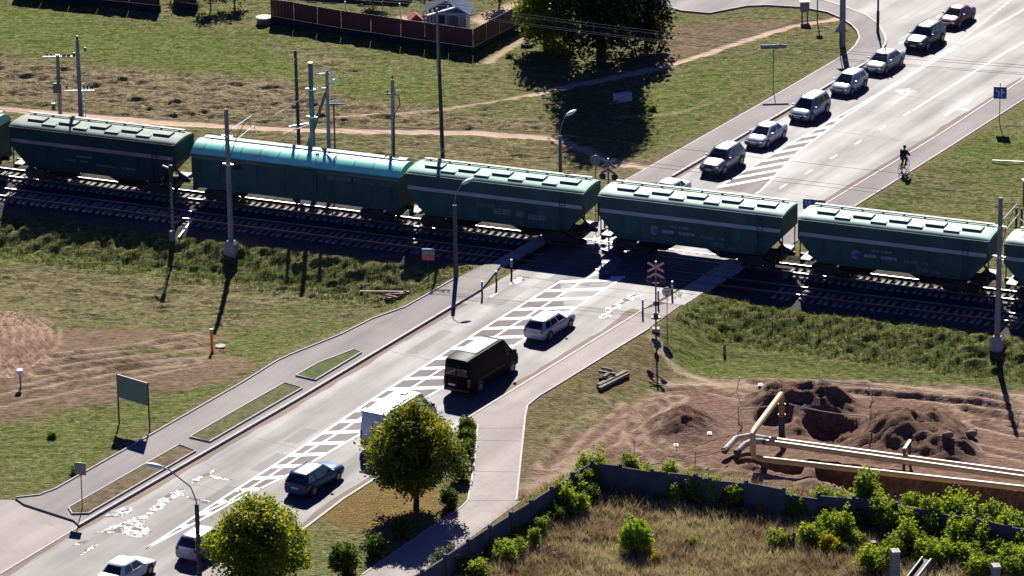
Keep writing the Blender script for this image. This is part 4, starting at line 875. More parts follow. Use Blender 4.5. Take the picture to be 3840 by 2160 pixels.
h = MB(); h.ico((.105, 0, 1.705), .118, 3, (1.05, .88, .95)); hm = h.build('hair', HAIR, body, True)
fc = MB(); fc.ico((.215, 0, 1.655), .022, 1, (1, .7, 1.2)); fc.build('nose', SKIN, body)
for s in (1, -1):
    e = MB(); e.ico((.12, s*.095, 1.66), .03, 1, (.6, .35, 1)); e.build('ear', SKIN, body); e = MB(); e.ico((.197, s*.035, 1.685), .012, 1); e.build('eye', TRIM, body)
e = MB(); e.box(.2, 0, 1.612, .012, .05, .012); e.build('mouth', mat('lips', (.3, .1, .09), .6), body)
# ------------------------------------------------------------------ poles, lamps, signs
POLEC = mat('pole_concrete', (.21, .205, .22), .85, 0, .22, 1.5, .2, .3); POLEB = mat('pole_blue_concrete', (.10, .155, .185), .8, 0, .2, 1.2, .1, .3); WOOD = mat('tarred_timber', (.045, .033, .032), .9, 0, .4, 3, .3); OLDW = mat('grey_timber', (.15, .12, .105), .9, 0, .35, 3, .3); GALV = mat('galvanised_steel', (.55, .55, .55), .4, .6, .2, 5); PORC = mat('white_porcelain', (.75, .75, .72), .2, 0, .1, 5); GREYM = mat('grey_steel', (.17, .17, .185), .6, .2, .2, 3); DKM = mat('dark_steel', (.05, .048, .055), .65, .2, .3, 3); SIGNB = mat('sign_back_grey', (.16, .165, .18), .55, .3, .15, 3)
WHT = mat('sign_white', (.75, .75, .74), .5, 0, .08, 6); SBLU = mat('sign_blue', (.015, .06, .42), .4, 0, .08, 5); SRED = mat('sign_red', (.45, .03, .04), .45, 0, .15, 5); SBLK = mat('sign_black', (.012, .012, .014), .5)
LAMPW = mat('lamp_shell', (.68, .72, .76), .35, 0, .1, 4)
def prj(P):
    v = np.array(P)-CAM; k = FPX/(v@FW); return (1920+k*(v@RT))/S, (1080-k*(v@UP))/S
def hgt(P, py):                                            # height at which a vertical from P reaches picture row py
    a, b = 0.0, 30.0
    for _ in range(40):
        m = (a+b)/2
        if prj((P[0], P[1], P[2]+m))[1] > py: a = m
        else: b = m
    return a
def behind(px, n):                                         # the point under picture column px lying n metres beyond the far track
    a, b = 60.0, 900.0
    for _ in range(40):
        m = (a+b)/2; q = at(px, m)
        if tn(q.x, q.y)[1] > n: a = m
        else: b = m
    return at(px, (a+b)/2)
def insul(b, x, y, z, r=.06, h=.22):
    b.tube([(x, y, z), (x, y, z+h*.35), (x, y, z+h*.4), (x, y, z+h*.75), (x, y, z+h)], [r*.35, r*.35, r, r*.9, r*.3], 8)
def post(par, h, r0, r1, m, name='pole', lean=(0, 0), n=12):
    b = MB(); b.tube([(0, 0, -.4), (lean[0]*.5, lean[1]*.5, h*.5), (lean[0], lean[1], h)], [r0, (r0+r1)/2, r1], n); return b.build(name, m, par, 40)
# overhead line masts (near side)
def mast(P, top, label, arms, mt=POLEC, found=True, r0=.215, r1=.145):
    h = hgt(P, top); r = thing('catenary_mast', label, 'mast', P, RZ, 'concrete masts of the overhead line'); post(r, h, r0, r1, mt)
    if found:
        f = MB(); f.loft([[(x*s, y*s, z) for x, y in ((-.42, -.34), (.42, -.34), (.42, .34), (-.42, .34))] for z, s in ((-.6, 1.05), (.62, 1.0), (.86, .62))]); f.build('foundation', CONC, r)
    for z in (h-2.0, h-4.1):
        if z > 1: q = MB(); q.tube([(0, 0, z-.06), (0, 0, z+.06)], .21, 12); q.box(-.30, 0, z, .26, .1, .08); q.box(.30, 0, z, .26, .1, .08); q.build('clamp', GALV, r)
    if arms:
        zt, zl, yo = h-1.75, h-3.9, arms
        q = MB(); q.tube([(0, .1, zt), (0, .75*yo/3.9, zt+.02)], .06, 8); q.build('strain_insulator', OLDW, r)
        q = MB(); q.tube([(0, .7, zt+.02), (0, yo, zt+.1)], .03, 8); q.build('top_tube', GALV, r)
        q = MB(); q.tube([(0, .1, zl), (0, 1.35, zt-.95)], .03, 8); q.tube([(0, 1.35, zt-.95), (0, yo*.78, zt+.05)], .025, 8); q.build('cantilever_strut', DKM, r)
        q = MB(); q.tube([(0, 1.35, zt-.95), (0, yo+.45, zt-.75)], .028, 8); q.build('registration_tube', GALV, r)
        q = MB(); q.tube([(0, .75, zt), (0, 1.35, zt-.95)], .02, 6); q.tube([(0, yo*.86, zt+.05), (0, yo*.98, zt-.8)], .018, 6); q.build('stay', DKM, r)
        q = MB(); q.tube([(0, yo+.4, zt-.75), (.1, yo+.35, zt-1.0), (.7, yo-.4, zt-1.1)], .018, 6); q.build('steady_arm', GALV, r)
    return r, h
mA, hA = mast(at(582, 634), 274, 'left concrete overhead line mast standing on the bank in front of the turquoise-roofed wagon', 3.9)
mB, hB = mast(at(2508, 876), 497, 'right concrete overhead line mast on a block foundation in front of the last wagon', 3.9)
pC = behind(791, 3.1); mC, hC = mast(pC, 158, 'blue-grey concrete overhead line mast with a pale cap behind the turquoise roof', 0, POLEB, False, .21, .17)
b = MB(); b.tube([(0, 0, hC), (0, 0, hC+.03)], .19, 12); b.build('cap', WHT, mC)
b = MB(); b.tube([(0, -.1, hC-2.2), (-.9, -1.6, hC-2.9), (-1.6, -2.9, hC-3.3)], .03, 8); b.tube([(0, -.1, hC-4.6), (-1.3, -2.2, hC-4.9)], .03, 8); b.build('cantilever_strut', GALV, mC)
b = MB()
for k in range(4): insul(b, -1.5+k*.12, -2.7+k*.1, hC-3.6-.1*(k % 2))
b.build('insulator', PORC, mC)
pD = behind(2559, 3.3); r = thing('lattice_mast', 'dark lattice mast behind the right-hand concrete mast', 'mast', pD, RZ); hD = hgt(pD, 524); b = MB()
for x in (-.22, .22):
    for y in (-.16, .16): b.bar((x, y, -.3), (x*.8, y*.8, hD), .07, .07)
b.build('leg', DKM, r); b = MB()
for k in range(int(hD/.55)):
    s = 1 if k % 2 else -1; b.bar((-.2*s, -.17, k*.55), (.2*s, -.17, k*.55+.55), .05, .03)
b.build('lacing', mat('lacing_grey', (.25, .25, .25), .6), r); b = MB(); b.bar((0, 0, hD-2.3), (1.6, 0, hD-2.2), .05, .05); b.bar((0, 0, hD-3.6), (-1.0, -1.2, hD-3.5), .05, .05); b.build('bracket', GALV, r)
def crossarm(par, z, ln, m=GALV, ins=(), ang=0.0, kind=PORC, h=.24):
    b = MB(); b.box(0, 0, z, ln, .1, .1, ang); c = b.build('crossarm', m, par)
    for x in ins: q = MB(); insul(q, x*math.cos(ang), x*math.sin(ang), z+.05, .075, h); q.build('insulator', kind, c)
    return c
def upole(name, P, top, label, m, r0, r1, lean=(0, 0), cat='utility pole'):
    h = hgt(P, top); r = thing(name, label, cat, P); post(r, h, r0, r1, m, 'pole', lean); return r, h
DINS = mat('dark_insulator', (.03, .025, .025), .3)
r, h = upole('utility_pole', at(152, 290), 140, 'leftmost short concrete pole with a transformer switch box at its foot', POLEC, .17, .13); crossarm(r, h-.1, 2.3, GALV, (-.8, -.5), 0, DINS); crossarm(r, h+.03, .3, GALV, (), 0); 
b = MB(); b.box(-.12, -.22, 2.3, .62, .18, .8); b.build('switch_box', GREYM, r, bevel=.03); b = MB(); b.tube([(-.05, -.25, 0), (-.05, -.25, 2.0)], .035, 6); b.tube([(.1, -.25, 0), (.1, -.25, 2.0)], .035, 6); b.build('conduit', GALV, r); b = MB(); b.box(-.5, -.1, .75, .3, .3, .55); b.build('meter_box', GREYM, r, bevel=.03)
for x in (.35, .7): q = MB(); q.tube([(x, 0, h-.02), (x+.3, 0, h+.02)], .08, 8); q.build('insulator', DINS, r)
r, h = upole('utility_pole', behind(209, 5.2), 100, 'tall concrete pole with insulators and a cable ladder beside the left footpath', POLEC, .19, .135); crossarm(r, h-4.0, 2.2, GALV, (-.95, .35, .6, .85, 1.0), 0, DINS, .4)
for x, z in ((0, 0), (-.3, -1.3), (.55, -.9)): q = MB(); q.tube([(x, 0, h+z), (x+.02, 0, h+z+.3)], .085, 8); q.build('insulator', DINS, r); q = MB(); q.bar((0, 0, h+z-.2), (x, 0, h+z), .04, .04); q.build('pin', GALV, r)
b = MB(); b.tube([(.22, -.1, 0), (.22, -.1, h-4)], .03, 6); b.tube([(.36, -.1, 0), (.36, -.1, h-4)], .03, 6)
for k in range(16): b.bar((.22, -.1, .4+k*.4), (.36, -.1, .4+k*.4), .02, .02)
b.build('cable_ladder', GALV, r)
r, h = upole('utility_pole', behind(757, 4.6), 127, 'dark tarred timber pole left of the blue-grey mast', WOOD, .15, .11, (-.1, 0))
for z, x in ((-1.0, -.25), (-.8, -.2), (-5.4, -.6), (-5.6, -.3), (-5.3, -.8)): q = MB(); insul(q, x, -.1, h+z, .09, .26); q.build('insulator', PORC, r)
crossarm(r, h-5.7, 1.6, GALV, (), .5)
r, h = upole('utility_pole', behind(831, 4.4), 178, 'grey concrete pole with white insulators and a slanting stay, right of the blue-grey mast', POLEC, .16, .115)
b = MB(); b.tube([(-3.0, 0.2, -.3), (-.1, 0, h-1.6)], [.16, .12], 10); b.build('stay_strut', mat('strut_brown_concrete', (.13, .11, .115), .85), r)
for k, (x, z) in enumerate(((-.75, -.1), (-.62, -.05), (-.2, .05), (.1, .1), (.3, -.05), (.55, -.25), (.75, -.5), (.85, -.75), (.25, -.9), (.3, -1.2), (-.6, -1.2), (-.45, -1.15))): q = MB(); insul(q, x, 0, h+z-.2, .085, .26); q.build('insulator', PORC, r)
b = MB(); b.bar((-.8, 0, h-.25), (.2, 0, h-.15), .05, .05); b.bar((.1, 0, h-.1), (1.0, 0, h-1.0), .05, .05); b.bar((-.7, 0, h-1.3), (0, 0, h-1.3), .05, .05); b.build('crossarm', GALV, r)
b = MB(); b.loft([[(.12+.25*math.cos(a)*.3, .1*math.sin(a)*.7, h-1.15) for a in [math.pi*k/4 for k in range(8)]], [(.5+.25*math.cos(a)*.4, .1*math.sin(a), h-.65) for a in [math.pi*k/4 for k in range(8)]]]); b.build('cable_head', PORC, r)
r, h = upole('utility_pole', behind(846, 4.9), 262, 'thin rusty post with a row of white insulators on its crossarm', mat('rusty_post', (.10, .06, .05), .8, 0, .3, 4), .06, .06); crossarm(r, h, 1.3, DKM, (-.55, -.38, -.2, 0, .2, .38, .55), 0); b = MB(); b.tube([(-.3, 0, h+.35), (.1, 0, h+.45), (.3, 0, h+.4)], .05, 6); b.build('cable_loop', DKM, r)
r, h = upole('utility_pole', behind(991, 5.0), 200, 'concrete pole with a looped black cable near the middle of the train', POLEC, .165, .125, (.1, 0))
b = MB(); b.tube([(.1, -.15, h-3.6), (.2, -.15, h-2.6), (.6, -.15, h-1.9), (.55, -.15, h-1.2), (.25, -.1, h-1.0)], .035, 8); b.tube([(.1, -.17, h-3.6), (.02, -.17, 0)], .035, 8); b.build('cable', TRIM, r); crossarm(r, h-1.1, .7, DKM, (-.3, .3), 0, DINS)
for x in (.3, .5): q = MB(); q.tube([(x, -.1, h-.95), (x+.12, -.1, h-.8)], .1, 8); q.build('cable_head', GALV, r)
q = MB(); insul(q, .1, 0, h, .07, .3); q.build('insulator', DINS, r)
pG = behind(1119, 4.7); r, h = upole('power_pole', pG, 30, 'tall dark timber power pole with a grey top in front of the maroon fence', WOOD, .17, .11, (-.28, 0)); hG = h
b = MB(); b.tube([(-.28, -.06, h-4.6), (-.3, -.06, h+.3)], .085, 10); b.build('top_extension', POLEC, r); a_ = MB(); a_.bar((-1.0, 0, h-.25), (1.0, .6, h+.15), .09, .09); a_.build('crossarm', GALV, r)
for x, y, z in ((-.95, 0, h-.15), (-.6, .1, h-.1), (.5, .4, h+.1), (.9, .55, h+.2)): q = MB(); insul(q, x, y, z, .09, .25); q.build('insulator', PORC, r)
b = MB(); b.box(-.08, -.18, 4.6, .3, .03, .35); b.build('notice_plate', SIGNB, r)
# wires
WIRE = mat('wire_bright', (.45, .42, .42), .4, .5, .1, 1); WIRED = mat('wire_dark', (.06, .05, .055), .6)
def wire(name, label, cat, p, q, sag, r=.012, m=WIRE, grp=None):
    p, q = Vector(p), Vector(q); b = MB(); b.tube([p.lerp(q, i/24)-Vector((0, 0, sag*4*(i/24)*(1-i/24))) for i in range(25)], r, 5); return tag(b.build(name, m), label, cat, grp)
gx, gy, gz_ = pG.x-.28, pG.y, pG.z+hG
for k, (dx, dy, dz) in enumerate(((-.95, 0, .1), (-.6, .1, .15), (.5, .4, .35), (.9, .55, .45))):
    e = Vector((gx+dx, gy+dy, gz_+dz)); far_ = e+Vector((TD[0]*48, TD[1]*48+2.0, -.6)); wire('power_wire', 'bright power line strung from the tall timber pole across the tall tree', 'wire', e, far_, .5, .013, WIRE, 'power lines in front of the tall tree')
    fl = e-Vector((TD[0]*50, TD[1]*50-3.0, .5)); wire('power_wire', 'faint power line running left from the tall timber pole', 'wire', e, fl, .6, .009, WIRED, 'power lines left of the timber pole')
for nn, zz, lb in ((-4.25, 6.4, 'contact wire'), (-4.25, 7.7, 'carrier wire'), (0, 6.5, 'contact wire of the far track'), (0, 7.8, 'carrier wire of the far track')):
    a, c = tw(-40, nn), tw(95, nn); wire('overhead_wire', 'dark overhead '+lb+' above the '+('near' if nn else 'far')+' track', 'wire', (*a, zz), (*c, zz), 0, .011, WIRED, 'overhead wires of the railway')
# street lamps
def lamp(P, top, label, azim, m, r0, r1, armh, out, sc=1.0, name='street_lamp'):
    h = hgt(P, top); r = thing(name, label, 'street lamp', P, azim, 'street lamps'); hp = h-armh; post(r, hp, r0, r1, m)
    b = MB(); b.tube([(0, 0, hp-.1), (.02, 0, hp+.2), (.12*out, 0, hp+armh*.45), (out*.62, 0, hp+armh*.9), (out*.8, 0, hp+armh*.93)], .038*sc, 8); b.build('arm', GREYM, r)
    q = MB(); x0 = out*.72; rings = []
    for t, w_, hh in ((0, .05, .05), (.15, .12, .11), (.45, .17, .14), (.8, .15, .10), (1.0, .05, .04)):
        x = x0+t*.95*sc; z = hp+armh*.93+t*.18*sc; rings.append([(x, w_*sc*math.cos(a), z+hh*sc*math.sin(a)) for a in [math.pi*k/5 for k in range(10)]])
    q.loft(rings); q.build('lamp_head', LAMPW, r, 40); return r
lamp(at(1147, 703), 464, 'street lamp with a dark post at the left kerb in front of the train', RA-.35, mat('lamp_post_dark', (.07, .065, .085), .8, 0, .2, 2), .17, .14, 1.5, 1.0)
lamp(behind(1411, 4.3), 291, 'street lamp behind the train with its head against the tree shadow', RA-.3, mat('lamp_post_grey', (.10, .095, .105), .8, 0, .2, 2), .15, .12, 1.5, .9)
pL = atz(504, 1500, 0); lamp(Vector((pL[0], pL[1], 0)), 1174, 'nearest street lamp with a long bent arm, its post cut by the bottom edge', RA+math.pi*.5+.35, mat('lamp_post_violet', (.075, .06, .075), .8, 0, .2, 2), .16, .13, 2.3, 2.6, 1.05)
q = at(2119, 118); r = thing('lighting_pole', 'thick grey concrete pole at the bend of the side road, cut by the top edge', 'pole', q); post(r, 9.5, .26, .2, POLEC)
q = at(2208, 86); r = thing('lighting_pole', 'dark stepped steel lamp post near the pavement corner, cut by the top edge', 'pole', q); post(r, 2.0, .13, .12, DKM, 'pole_base'); b = MB(); b.tube([(0, 0, 1.95), (0, 0, 9.5)], [.085, .07], 10); b.build('pole', DKM, r)
# signs
def sign(name, P, label, h, azim, build, m=GREYM, rp=.032, extra=0.0):
    r = thing(name, label, 'road sign', P, azim); b = MB(); b.tube([(0, 0, -.3), (0, 0, h+extra)], rp, 8); b.build('post', m, r); build(r, h); return r
def plate(r, h, w_, hh, m, y=-.05, back=SIGNB, nm='sign_plate', z=None):
    z = h-hh/2 if z is None else z; b = MB(); b.box(0, y, z, w_, .03, hh); o = b.build(nm, back, r); f = MB(); f.box(0, y-.018, z, w_*.96, .008, hh*.96); f.build('sign_face', m, o); return o
def arrowmesh(par, pts, m, y, wd=.05):
    b = MB()
    for a, c in zip(pts[:-1], pts[1:]): b.bar((a[0], y, a[1]), (c[0], y, c[1]), wd, .012) if abs(a[1]-c[1]) < 1e-6 else b.add([(a[0]-wd/2, y, a[1]), (a[0]+wd/2, y, a[1]), (c[0]+wd/2, y, c[1]), (c[0]-wd/2, y, c[1])], [(0, 1, 2, 3)])
    e = pts[-1]; b.add([(e[0]-.1, y, e[1]), (e[0]+.1, y, e[1]), (e[0], y, e[1]+.16)], [(0, 1, 2)]); return b.build('arrow_symbol', m, par)
FACE = RA-math.pi/2                                         # local -y looks down the road at oncoming drivers
def blue1(r, h):
    o = plate(r, h, 1.0, .95, SBLU); z = h-.47
    arrowmesh(o, [(-.1, z-.32), (-.1, z+.12), (-.26, z+.12)], WHT, -.085, .07); arrowmesh(o, [(.12, z-.32), (.12, z+.2)], WHT, -.085, .07); arrowmesh(o, [(.12, z-.0), (.26, z-.0)], WHT, -.085, .06)
q = at(2514, 312); sign('road_sign', q, 'blue lane arrow sign on a thin post at the right edge of the grass', hgt(q, 218), FACE+.35, blue1, extra=.3)
def blue2(r, h):
    o = plate(r, h, .75, .75, SBLU); z = h-.37
    arrowmesh(o, [(.1, z-.30), (.1, z+.12)], WHT, -.085, .05); arrowmesh(o, [(.06, z-.28), (-.14, z-.02), (-.14, z+.12)], WHT, -.085, .05)
q = behind(2032, 4.2); sign('road_sign', q, 'blue two-arrow sign beyond the train between two logo wagons', hgt(q, 500), FACE+.35, blue2)
q = behind(2056, 7.5); sign('road_sign', q, 'back of a grey rectangular sign just above the train roof', hgt(q, 503), FACE+math.pi+.3, lambda r, h: plate(r, h, 1.1, .55, SIGNB))
q = at(1945, 225); sign('name_board', q, 'long narrow grey name board on one post seen from behind', hgt(q, 112), 0.05, lambda r, h: plate(r, h, 2.05, .33, SIGNB), GREYM, .035)
def tri(r, h):
    b = MB(); b.extr([(-.52, h-.9), (.52, h-.9), (0, h)], -.06, -.03); o = b.build('sign_plate', SIGNB, r, bevel=.0)
q = at(2114, 150); sign('road_sign', q, 'triangular warning sign seen from behind at the foot of the thick concrete pole', 3.2, .1, tri, DKM, .04)
q = at(2056, 56); sign('road_sign', q, 'thin dark sign post right of the small cabinet, cut by the top edge', 3.4, FACE, lambda r, h: plate(r, h, .6, .6, SIGNB), DKM, .05)
q = at(208, 1288); sign('road_sign', q, 'square grey sign seen from behind in the dead turf strip', hgt(q, 1163), -.35, lambda r, h: plate(r, h, .74, .78, SIGNB), GREYM, .035)
def boardf(r, h):
    for i, (m, z0, z1) in enumerate(((WHT, .93, .99), (mat('board_blue', (.06, .22, .55), .5), .66, .93), (mat('board_ochre', (.35, .28, .16), .5), .44, .66), (mat('board_red', (.5, .06, .07), .5), 0, .44))):
        b = MB(); b.box(0, -.05, h-.85+.85*(z0+z1)/2, .88, .03, .85*(z1-z0)-.003); o = b.build('sign_band', m, r)
        if i == 3:
            t = MB()
            for k in range(3): t.box(0, -.069, h-.85+.08+k*.1, .66-.1*(k % 2), .006, .025)
            t.build('text_line', mat('board_faded_text', (.6, .3, .3), .6), o)
q = at(1079, 715); sign('notice_board', q, 'striped notice board, blue on top and red below, on the grass corner by the crossing', hgt(q, 625), -.1, boardf, DKM, .025)
def round4(r, h):
    b = MB(); b.disc((0, -.04, h-.33), (0, 1, 0), .33, 32, .03); o = b.build('sign_plate', SIGNB, r)
    b = MB(); b.disc((0, -.06, h-.33), (0, 1, 0), .325, 32, .008); b.build('red_ring', SRED, o); b = MB(); b.disc((0, -.068, h-.33), (0, 1, 0), .27, 32, .006); f = b.build('sign_face', WHT, o)
    for sg in (1, -1): t = MB(); t.extr([(-.07, h-.33+sg*.26), (.07, h-.33+sg*.26), (0, h-.33+sg*.17)], -.078, -.073); t.build('triangle_mark', SBLK, f)
    for body, z, sz in (('4.0', h-.40, .29), ('\u043c', h-.53, .13)):
        cu = bpy.data.curves.new('height_text', 'FONT'); cu.body = body; cu.size = sz; cu.align_x = 'CENTER'; cu.extrude = .002; cu.offset = .008; tmp = bpy.data.objects.new('tmp', cu); COL.objects.link(tmp); bpy.context.view_layer.update(); me = bpy.data.meshes.new_from_object(tmp.evaluated_get(bpy.context.evaluated_depsgraph_get())); bpy.data.objects.remove(tmp)
        o2 = bpy.data.objects.new('height_text', me); COL.objects.link(o2); o2.data.materials.clear(); o2.data.materials.append(SBLK); o2.parent = f; o2.location = (0, -.076, z); o2.rotation_euler = (math.pi/2, 0, 0)
q = at(1678, 800+12); sign('road_sign', q, 'round white sign with a red ring reading 4.0 beside the crossing signal', hgt(q, 722), FACE+.42, round4, GREYM, .028)
q = behind(1499, 5.0); sign('road_sign', q, 'round sign seen from behind beside the far crossing signal', hgt(q, 390), FACE+math.pi+.35, lambda r, h: MB().disc((0, .04, h-.38), (0, 1, 0), .38, 28, .03).build('sign_plate', SIGNB, r), DKM, .03)
XP = mat('cross_white', (.62, .52, .52), .5, 0, .15, 4); XR = mat('cross_red', (.28, .03, .05), .5)
def saltire(r, h, m, edge):
    for dz, fl in ((-.35, 0), (-.85, 1)):
        for s in (1, -1):
            b = MB(); a = R(30)*s
            if not fl: p0, p1 = (-.62*math.cos(a), h+dz-.62*math.sin(a)), (.62*math.cos(a), h+dz+.62*math.sin(a))
            else: p0, p1 = (0, h+dz+.05), (s*.62*math.cos(a), h+dz+.05-.62*math.sin(R(30)))
            y = -.07-.02*(s > 0)
            def strip(y, wd): d = Vector((p1[0]-p0[0], p1[1]-p0[1])).normalized()*1.0; n = Vector((-d.y, d.x))*wd/2; return [(p0[0]+n.x, y, p0[1]+n.y), (p0[0]-n.x, y, p0[1]-n.y), (p1[0]-n.x, y, p1[1]-n.y), (p1[0]+n.x, y, p1[1]+n.y)]
            A_, B_ = strip(y, .17), strip(y+.025, .17); b.add(A_+B_, [(0, 1, 2, 3), (7, 6, 5, 4), (0, 4, 5, 1), (1, 5, 6, 2), (2, 6, 7, 3), (3, 7, 4, 0)]); o = b.build('cross_blade', edge, r); f = MB(); f.add(strip(y-.006, .09), [(0, 1, 2, 3)]); f.build('cross_stripe', m, o)
def crossing_signal(P, top, label, azim, mw, me, face):
    h = hgt(P, top); r = thing('crossing_signal', label, 'railway signal', P, azim, 'level crossing signals'); b = MB(); b.tube([(0, 0, -.3), (0, 0, h)], .06, 10); b.build('post', GREYM, r); b = MB(); b.tube([(0, 0, h), (0, 0, h+.04)], .065, 10); b.build('cap', WHT, r)
    saltire(r, h, mw, me)
    b = MB(); b.bar((-.5, 0, h-1.5), (.5, 0, h-1.5), .05, .05); b.build('lamp_bar', DKM, r)
    for s in (1, -1):
        b = MB(); b.disc((s*.45, -.08, h-1.35), (0, 1, 0), .24, 20, .03); o = b.build('lamp_backing', SBLK, r); b = MB(); b.tube([(s*.45, -.06, h-1.35), (s*.45, .14, h-1.35)], [.15, .1], 12); b.build('lamp_housing', DKM, o); b = MB(); b.disc((s*.45, -.10, h-1.35), (0, 1, 0), .12, 16, .02); b.build('lamp_lens', mat('lens_dark_red', (.12, .01, .012), .2), o)
        b = MB(); b.loft([[(s*.45+.16*math.cos(a), y, h-1.35+.16*math.sin(a)) for a in [math.pi*k/8 for k in range(9)]] for y in (-.10, -.34)], False, False); b.build('lamp_hood', DKM, o)
    b = MB(); b.tube([(0, 0, h-3.05), (0, 0, h-2.75)], .16, 12); b.build('bell', DKM, r); b = MB(); b.tube([(0, 0, .9), (0, 0, 1.0)], .34, 14); b.box(.0, 0, 1.15, .3, .3, .3); b.build('cable_box', DKM, r)
    b = MB(); b.box(0, 0, .05, .5, .5, .3); b.build('base', CONC, r); return r
crossing_signal(at(1650, 832), 659, 'near level crossing signal with a red-edged white cross beside the right footway', FACE+.42, XP, XR, 1)
crossing_signal(behind(1531, 4.4), 400, 'far level crossing signal seen from behind in the gap between two wagons', FACE+math.pi+.25, SIGNB, SIGNB, 0)
# striped guide posts
BW = mat('bollard_white', (.55, .54, .54), .6); BB = mat('bollard_black', (.03, .025, .03), .7); bproto = None
def bollard(px, py, label):
    global bproto
    P = Vector(atz(px, py, 0.0)); P.z = max(0.0, gz(P.x, P.y))
    if bproto is None:
        bproto = thing('guide_post', label, 'bollard', P, 0, 'striped guide posts at the crossing')
        b = MB(); b.box(0, 0, .50, .13, .13, 1.1); b.build('shaft', BB, bproto)
        for z in (1.0, .78, .60): b = MB(); b.box(0, 0, z, .136, .136, .10); b.build('white_band', BW, bproto)
        b = MB(); b.box(0, 0, 1.07, .14, .14, .04); b.build('cap', BW, bproto); return
    dup(bproto, P, 0, label)
for px, py, lb in ((1213, 745, 'striped guide post standing in the left kerb, nearest to the lamp post'), (1249, 719, 'striped guide post in the middle of the left row of three'), (1287, 690, 'striped guide post of the left row, closest to the shaded tracks'),
                   (1617, 791, 'striped guide post left of the near crossing signal, on the footway line'), (1656, 768, 'striped guide post directly behind the crossing signal post'), (1691, 745, 'striped guide post behind the round height sign, beside the tracks'),
                   (1521, 585, 'striped guide post beyond the tracks seen through the gap between wagons')): bollard(px, py, lb)
# railway signal mast at the left bank
P = at(437, 605); r = thing('railway_signal', 'slim twin-post railway signal with a ladder left of the concrete mast', 'railway signal', P, RZ); h = hgt(P, 420)
b = MB(); b.tube([(0, 0, 0), (0, 0, h)], .07, 10); b.build('post', GREYM, r); b = MB(); b.tube([(-.16, 0, 1.0), (-.16, 0, h+.6)], .03, 6)
for k in range(15): b.bar((-.16, 0, 1.0+k*.3), (-.05, 0, 1.0+k*.3), .025, .025)
b.build('ladder', DKM, r); b = MB(); b.bar((-.1, 0, h-.1), (-.75, .2, h-.05), .05, .1); b.build('upper_lamp_hood', PORC, r); b = MB(); b.bar((.1, 0, h-.65), (.55, .1, h-.65), .06, .12); b.build('lower_lamp_hood', PORC, r); b = MB(); b.box(0, 0, h-.5, .3, .2, 1.3); b.build('signal_head', TRIM, r, bevel=.05)
b = MB(); b.box(-.1, 0, .35, .36, .34, .75); b.build('relay_box', POLEC, r, bevel=.06); b = MB(); b.tube([(0, 0, h), (0, 0, h+.08)], .09, 10); b.build('cap', WHT, r)
q1, q2 = at(450, 600), at(486, 558); tag(MB().bar(q1+Vector((0, 0, .1)), q2+Vector((0, 0, .25)), .14, .1).build('cable_duct_cover', WHT), 'long pale cable cover on the bank between the signal and the track', 'cable cover')
# small posts and boxes
P = at(534, 884); r = thing('marker_post', 'orange pipeline marker post on the grass left of the pavement', 'marker post', P); h = hgt(P, 828); b = MB(); b.box(0, 0, h/2-.1, .19, .1, h+.2); b.build('post', mat('marker_orange', (.75, .22, .03), .5), r); b = MB(); b.box(0, 0, h+.01, .2, .11, .03); b.build('cap', WHT, r)
P = at(52, 972); r = thing('marker_post', 'short white-topped vent post on the bare soil at the left edge', 'marker post', P); h = hgt(P, 930); b = MB(); b.tube([(0, 0, -.2), (0, 0, h-.2)], .055, 8); b.build('post', GREYM, r); b = MB(); b.tube([(0, 0, h-.3), (0, 0, h)], .2, 14); b.build('cap', WHT, r)
P = at(1823, 894); r = thing('marker_post', 'small grey stone post on the right-hand grass bank', 'marker post', P); b = MB(); b.loft([[(x*s, y*s, z) for x, y in ((-.1, -.08), (.1, -.08), (.1, .08), (-.1, .08))] for z, s in ((-.2, 1), (.75, .9), (.82, .4))]); b.build('post', POLEC, r)
P = at(2024, 50); r = thing('cabinet', 'small grey cabinet on two legs beside the side road', 'cabinet', P, .1); b = MB(); b.box(0, 0, 1.15, .72, .45, .85); b.build('box', SIGNB, r, bevel=.02); b = MB(); b.box(0, 0, 1.60, .82, .55, .06); b.build('lid', WHT, r)
for s in (-.22, .22): b = MB(); b.box(s, 0, .35, .1, .1, .9); b.build('leg', DKM, r)
P = at(2590, 520); r = thing('concrete_kiosk', 'blue-grey concrete kiosk corner at the right edge of the grass', 'kiosk', P, .25); b = MB(); b.box(.9, 0, .8, 2.2, 1.8, 1.9); b.build('wall', mat('kiosk_blue_grey', (.10, .12, .17), .8), r); b = MB(); b.box(.9, 0, 1.79, 2.4, 2.0, .1); b.build('roof', WHT, r)
q1, q2 = at(2496, 407), at(2600, 412); tag(MB().bar(q1+Vector((0, 0, .12)), q2+Vector((0, 0, .12)), .1, .07).build('barrier_beam', WHT), 'white beam lying on the right-hand grass above the kiosk', 'beam')
P = at(335, 1080); hb = None
L_, R_ = at(300, 1068), at(377, 1085); d = Vector((R_.x-L_.x, R_.y-L_.y)); r = thing('billboard', 'blank grey-green billboard on two posts beside the left pavement', 'billboard', L_, math.atan2(d.y, d.x)); W_ = d.length; hl = hgt(L_, 940); b = MB()
for x in (0, W_): q = MB(); q.tube([(x, 0, -.5), (x, 0, hl+.03)], .05, 8); q.build('post', DKM, r)
b = MB(); b.box(W_/2, -.04, hl-.78, W_-.02, .04, 1.5); b.build('panel', mat('billboard_green', (.13, .20, .165), .6, 0, .12, 1), r); b = MB()
for z in (hl-.03, hl-1.53): b = MB(); b.box(W_/2, -.04, z, W_+.05, .06, .05); b.build('frame_bar', mat('billboard_frame', (.25, .28, .26), .6), r)

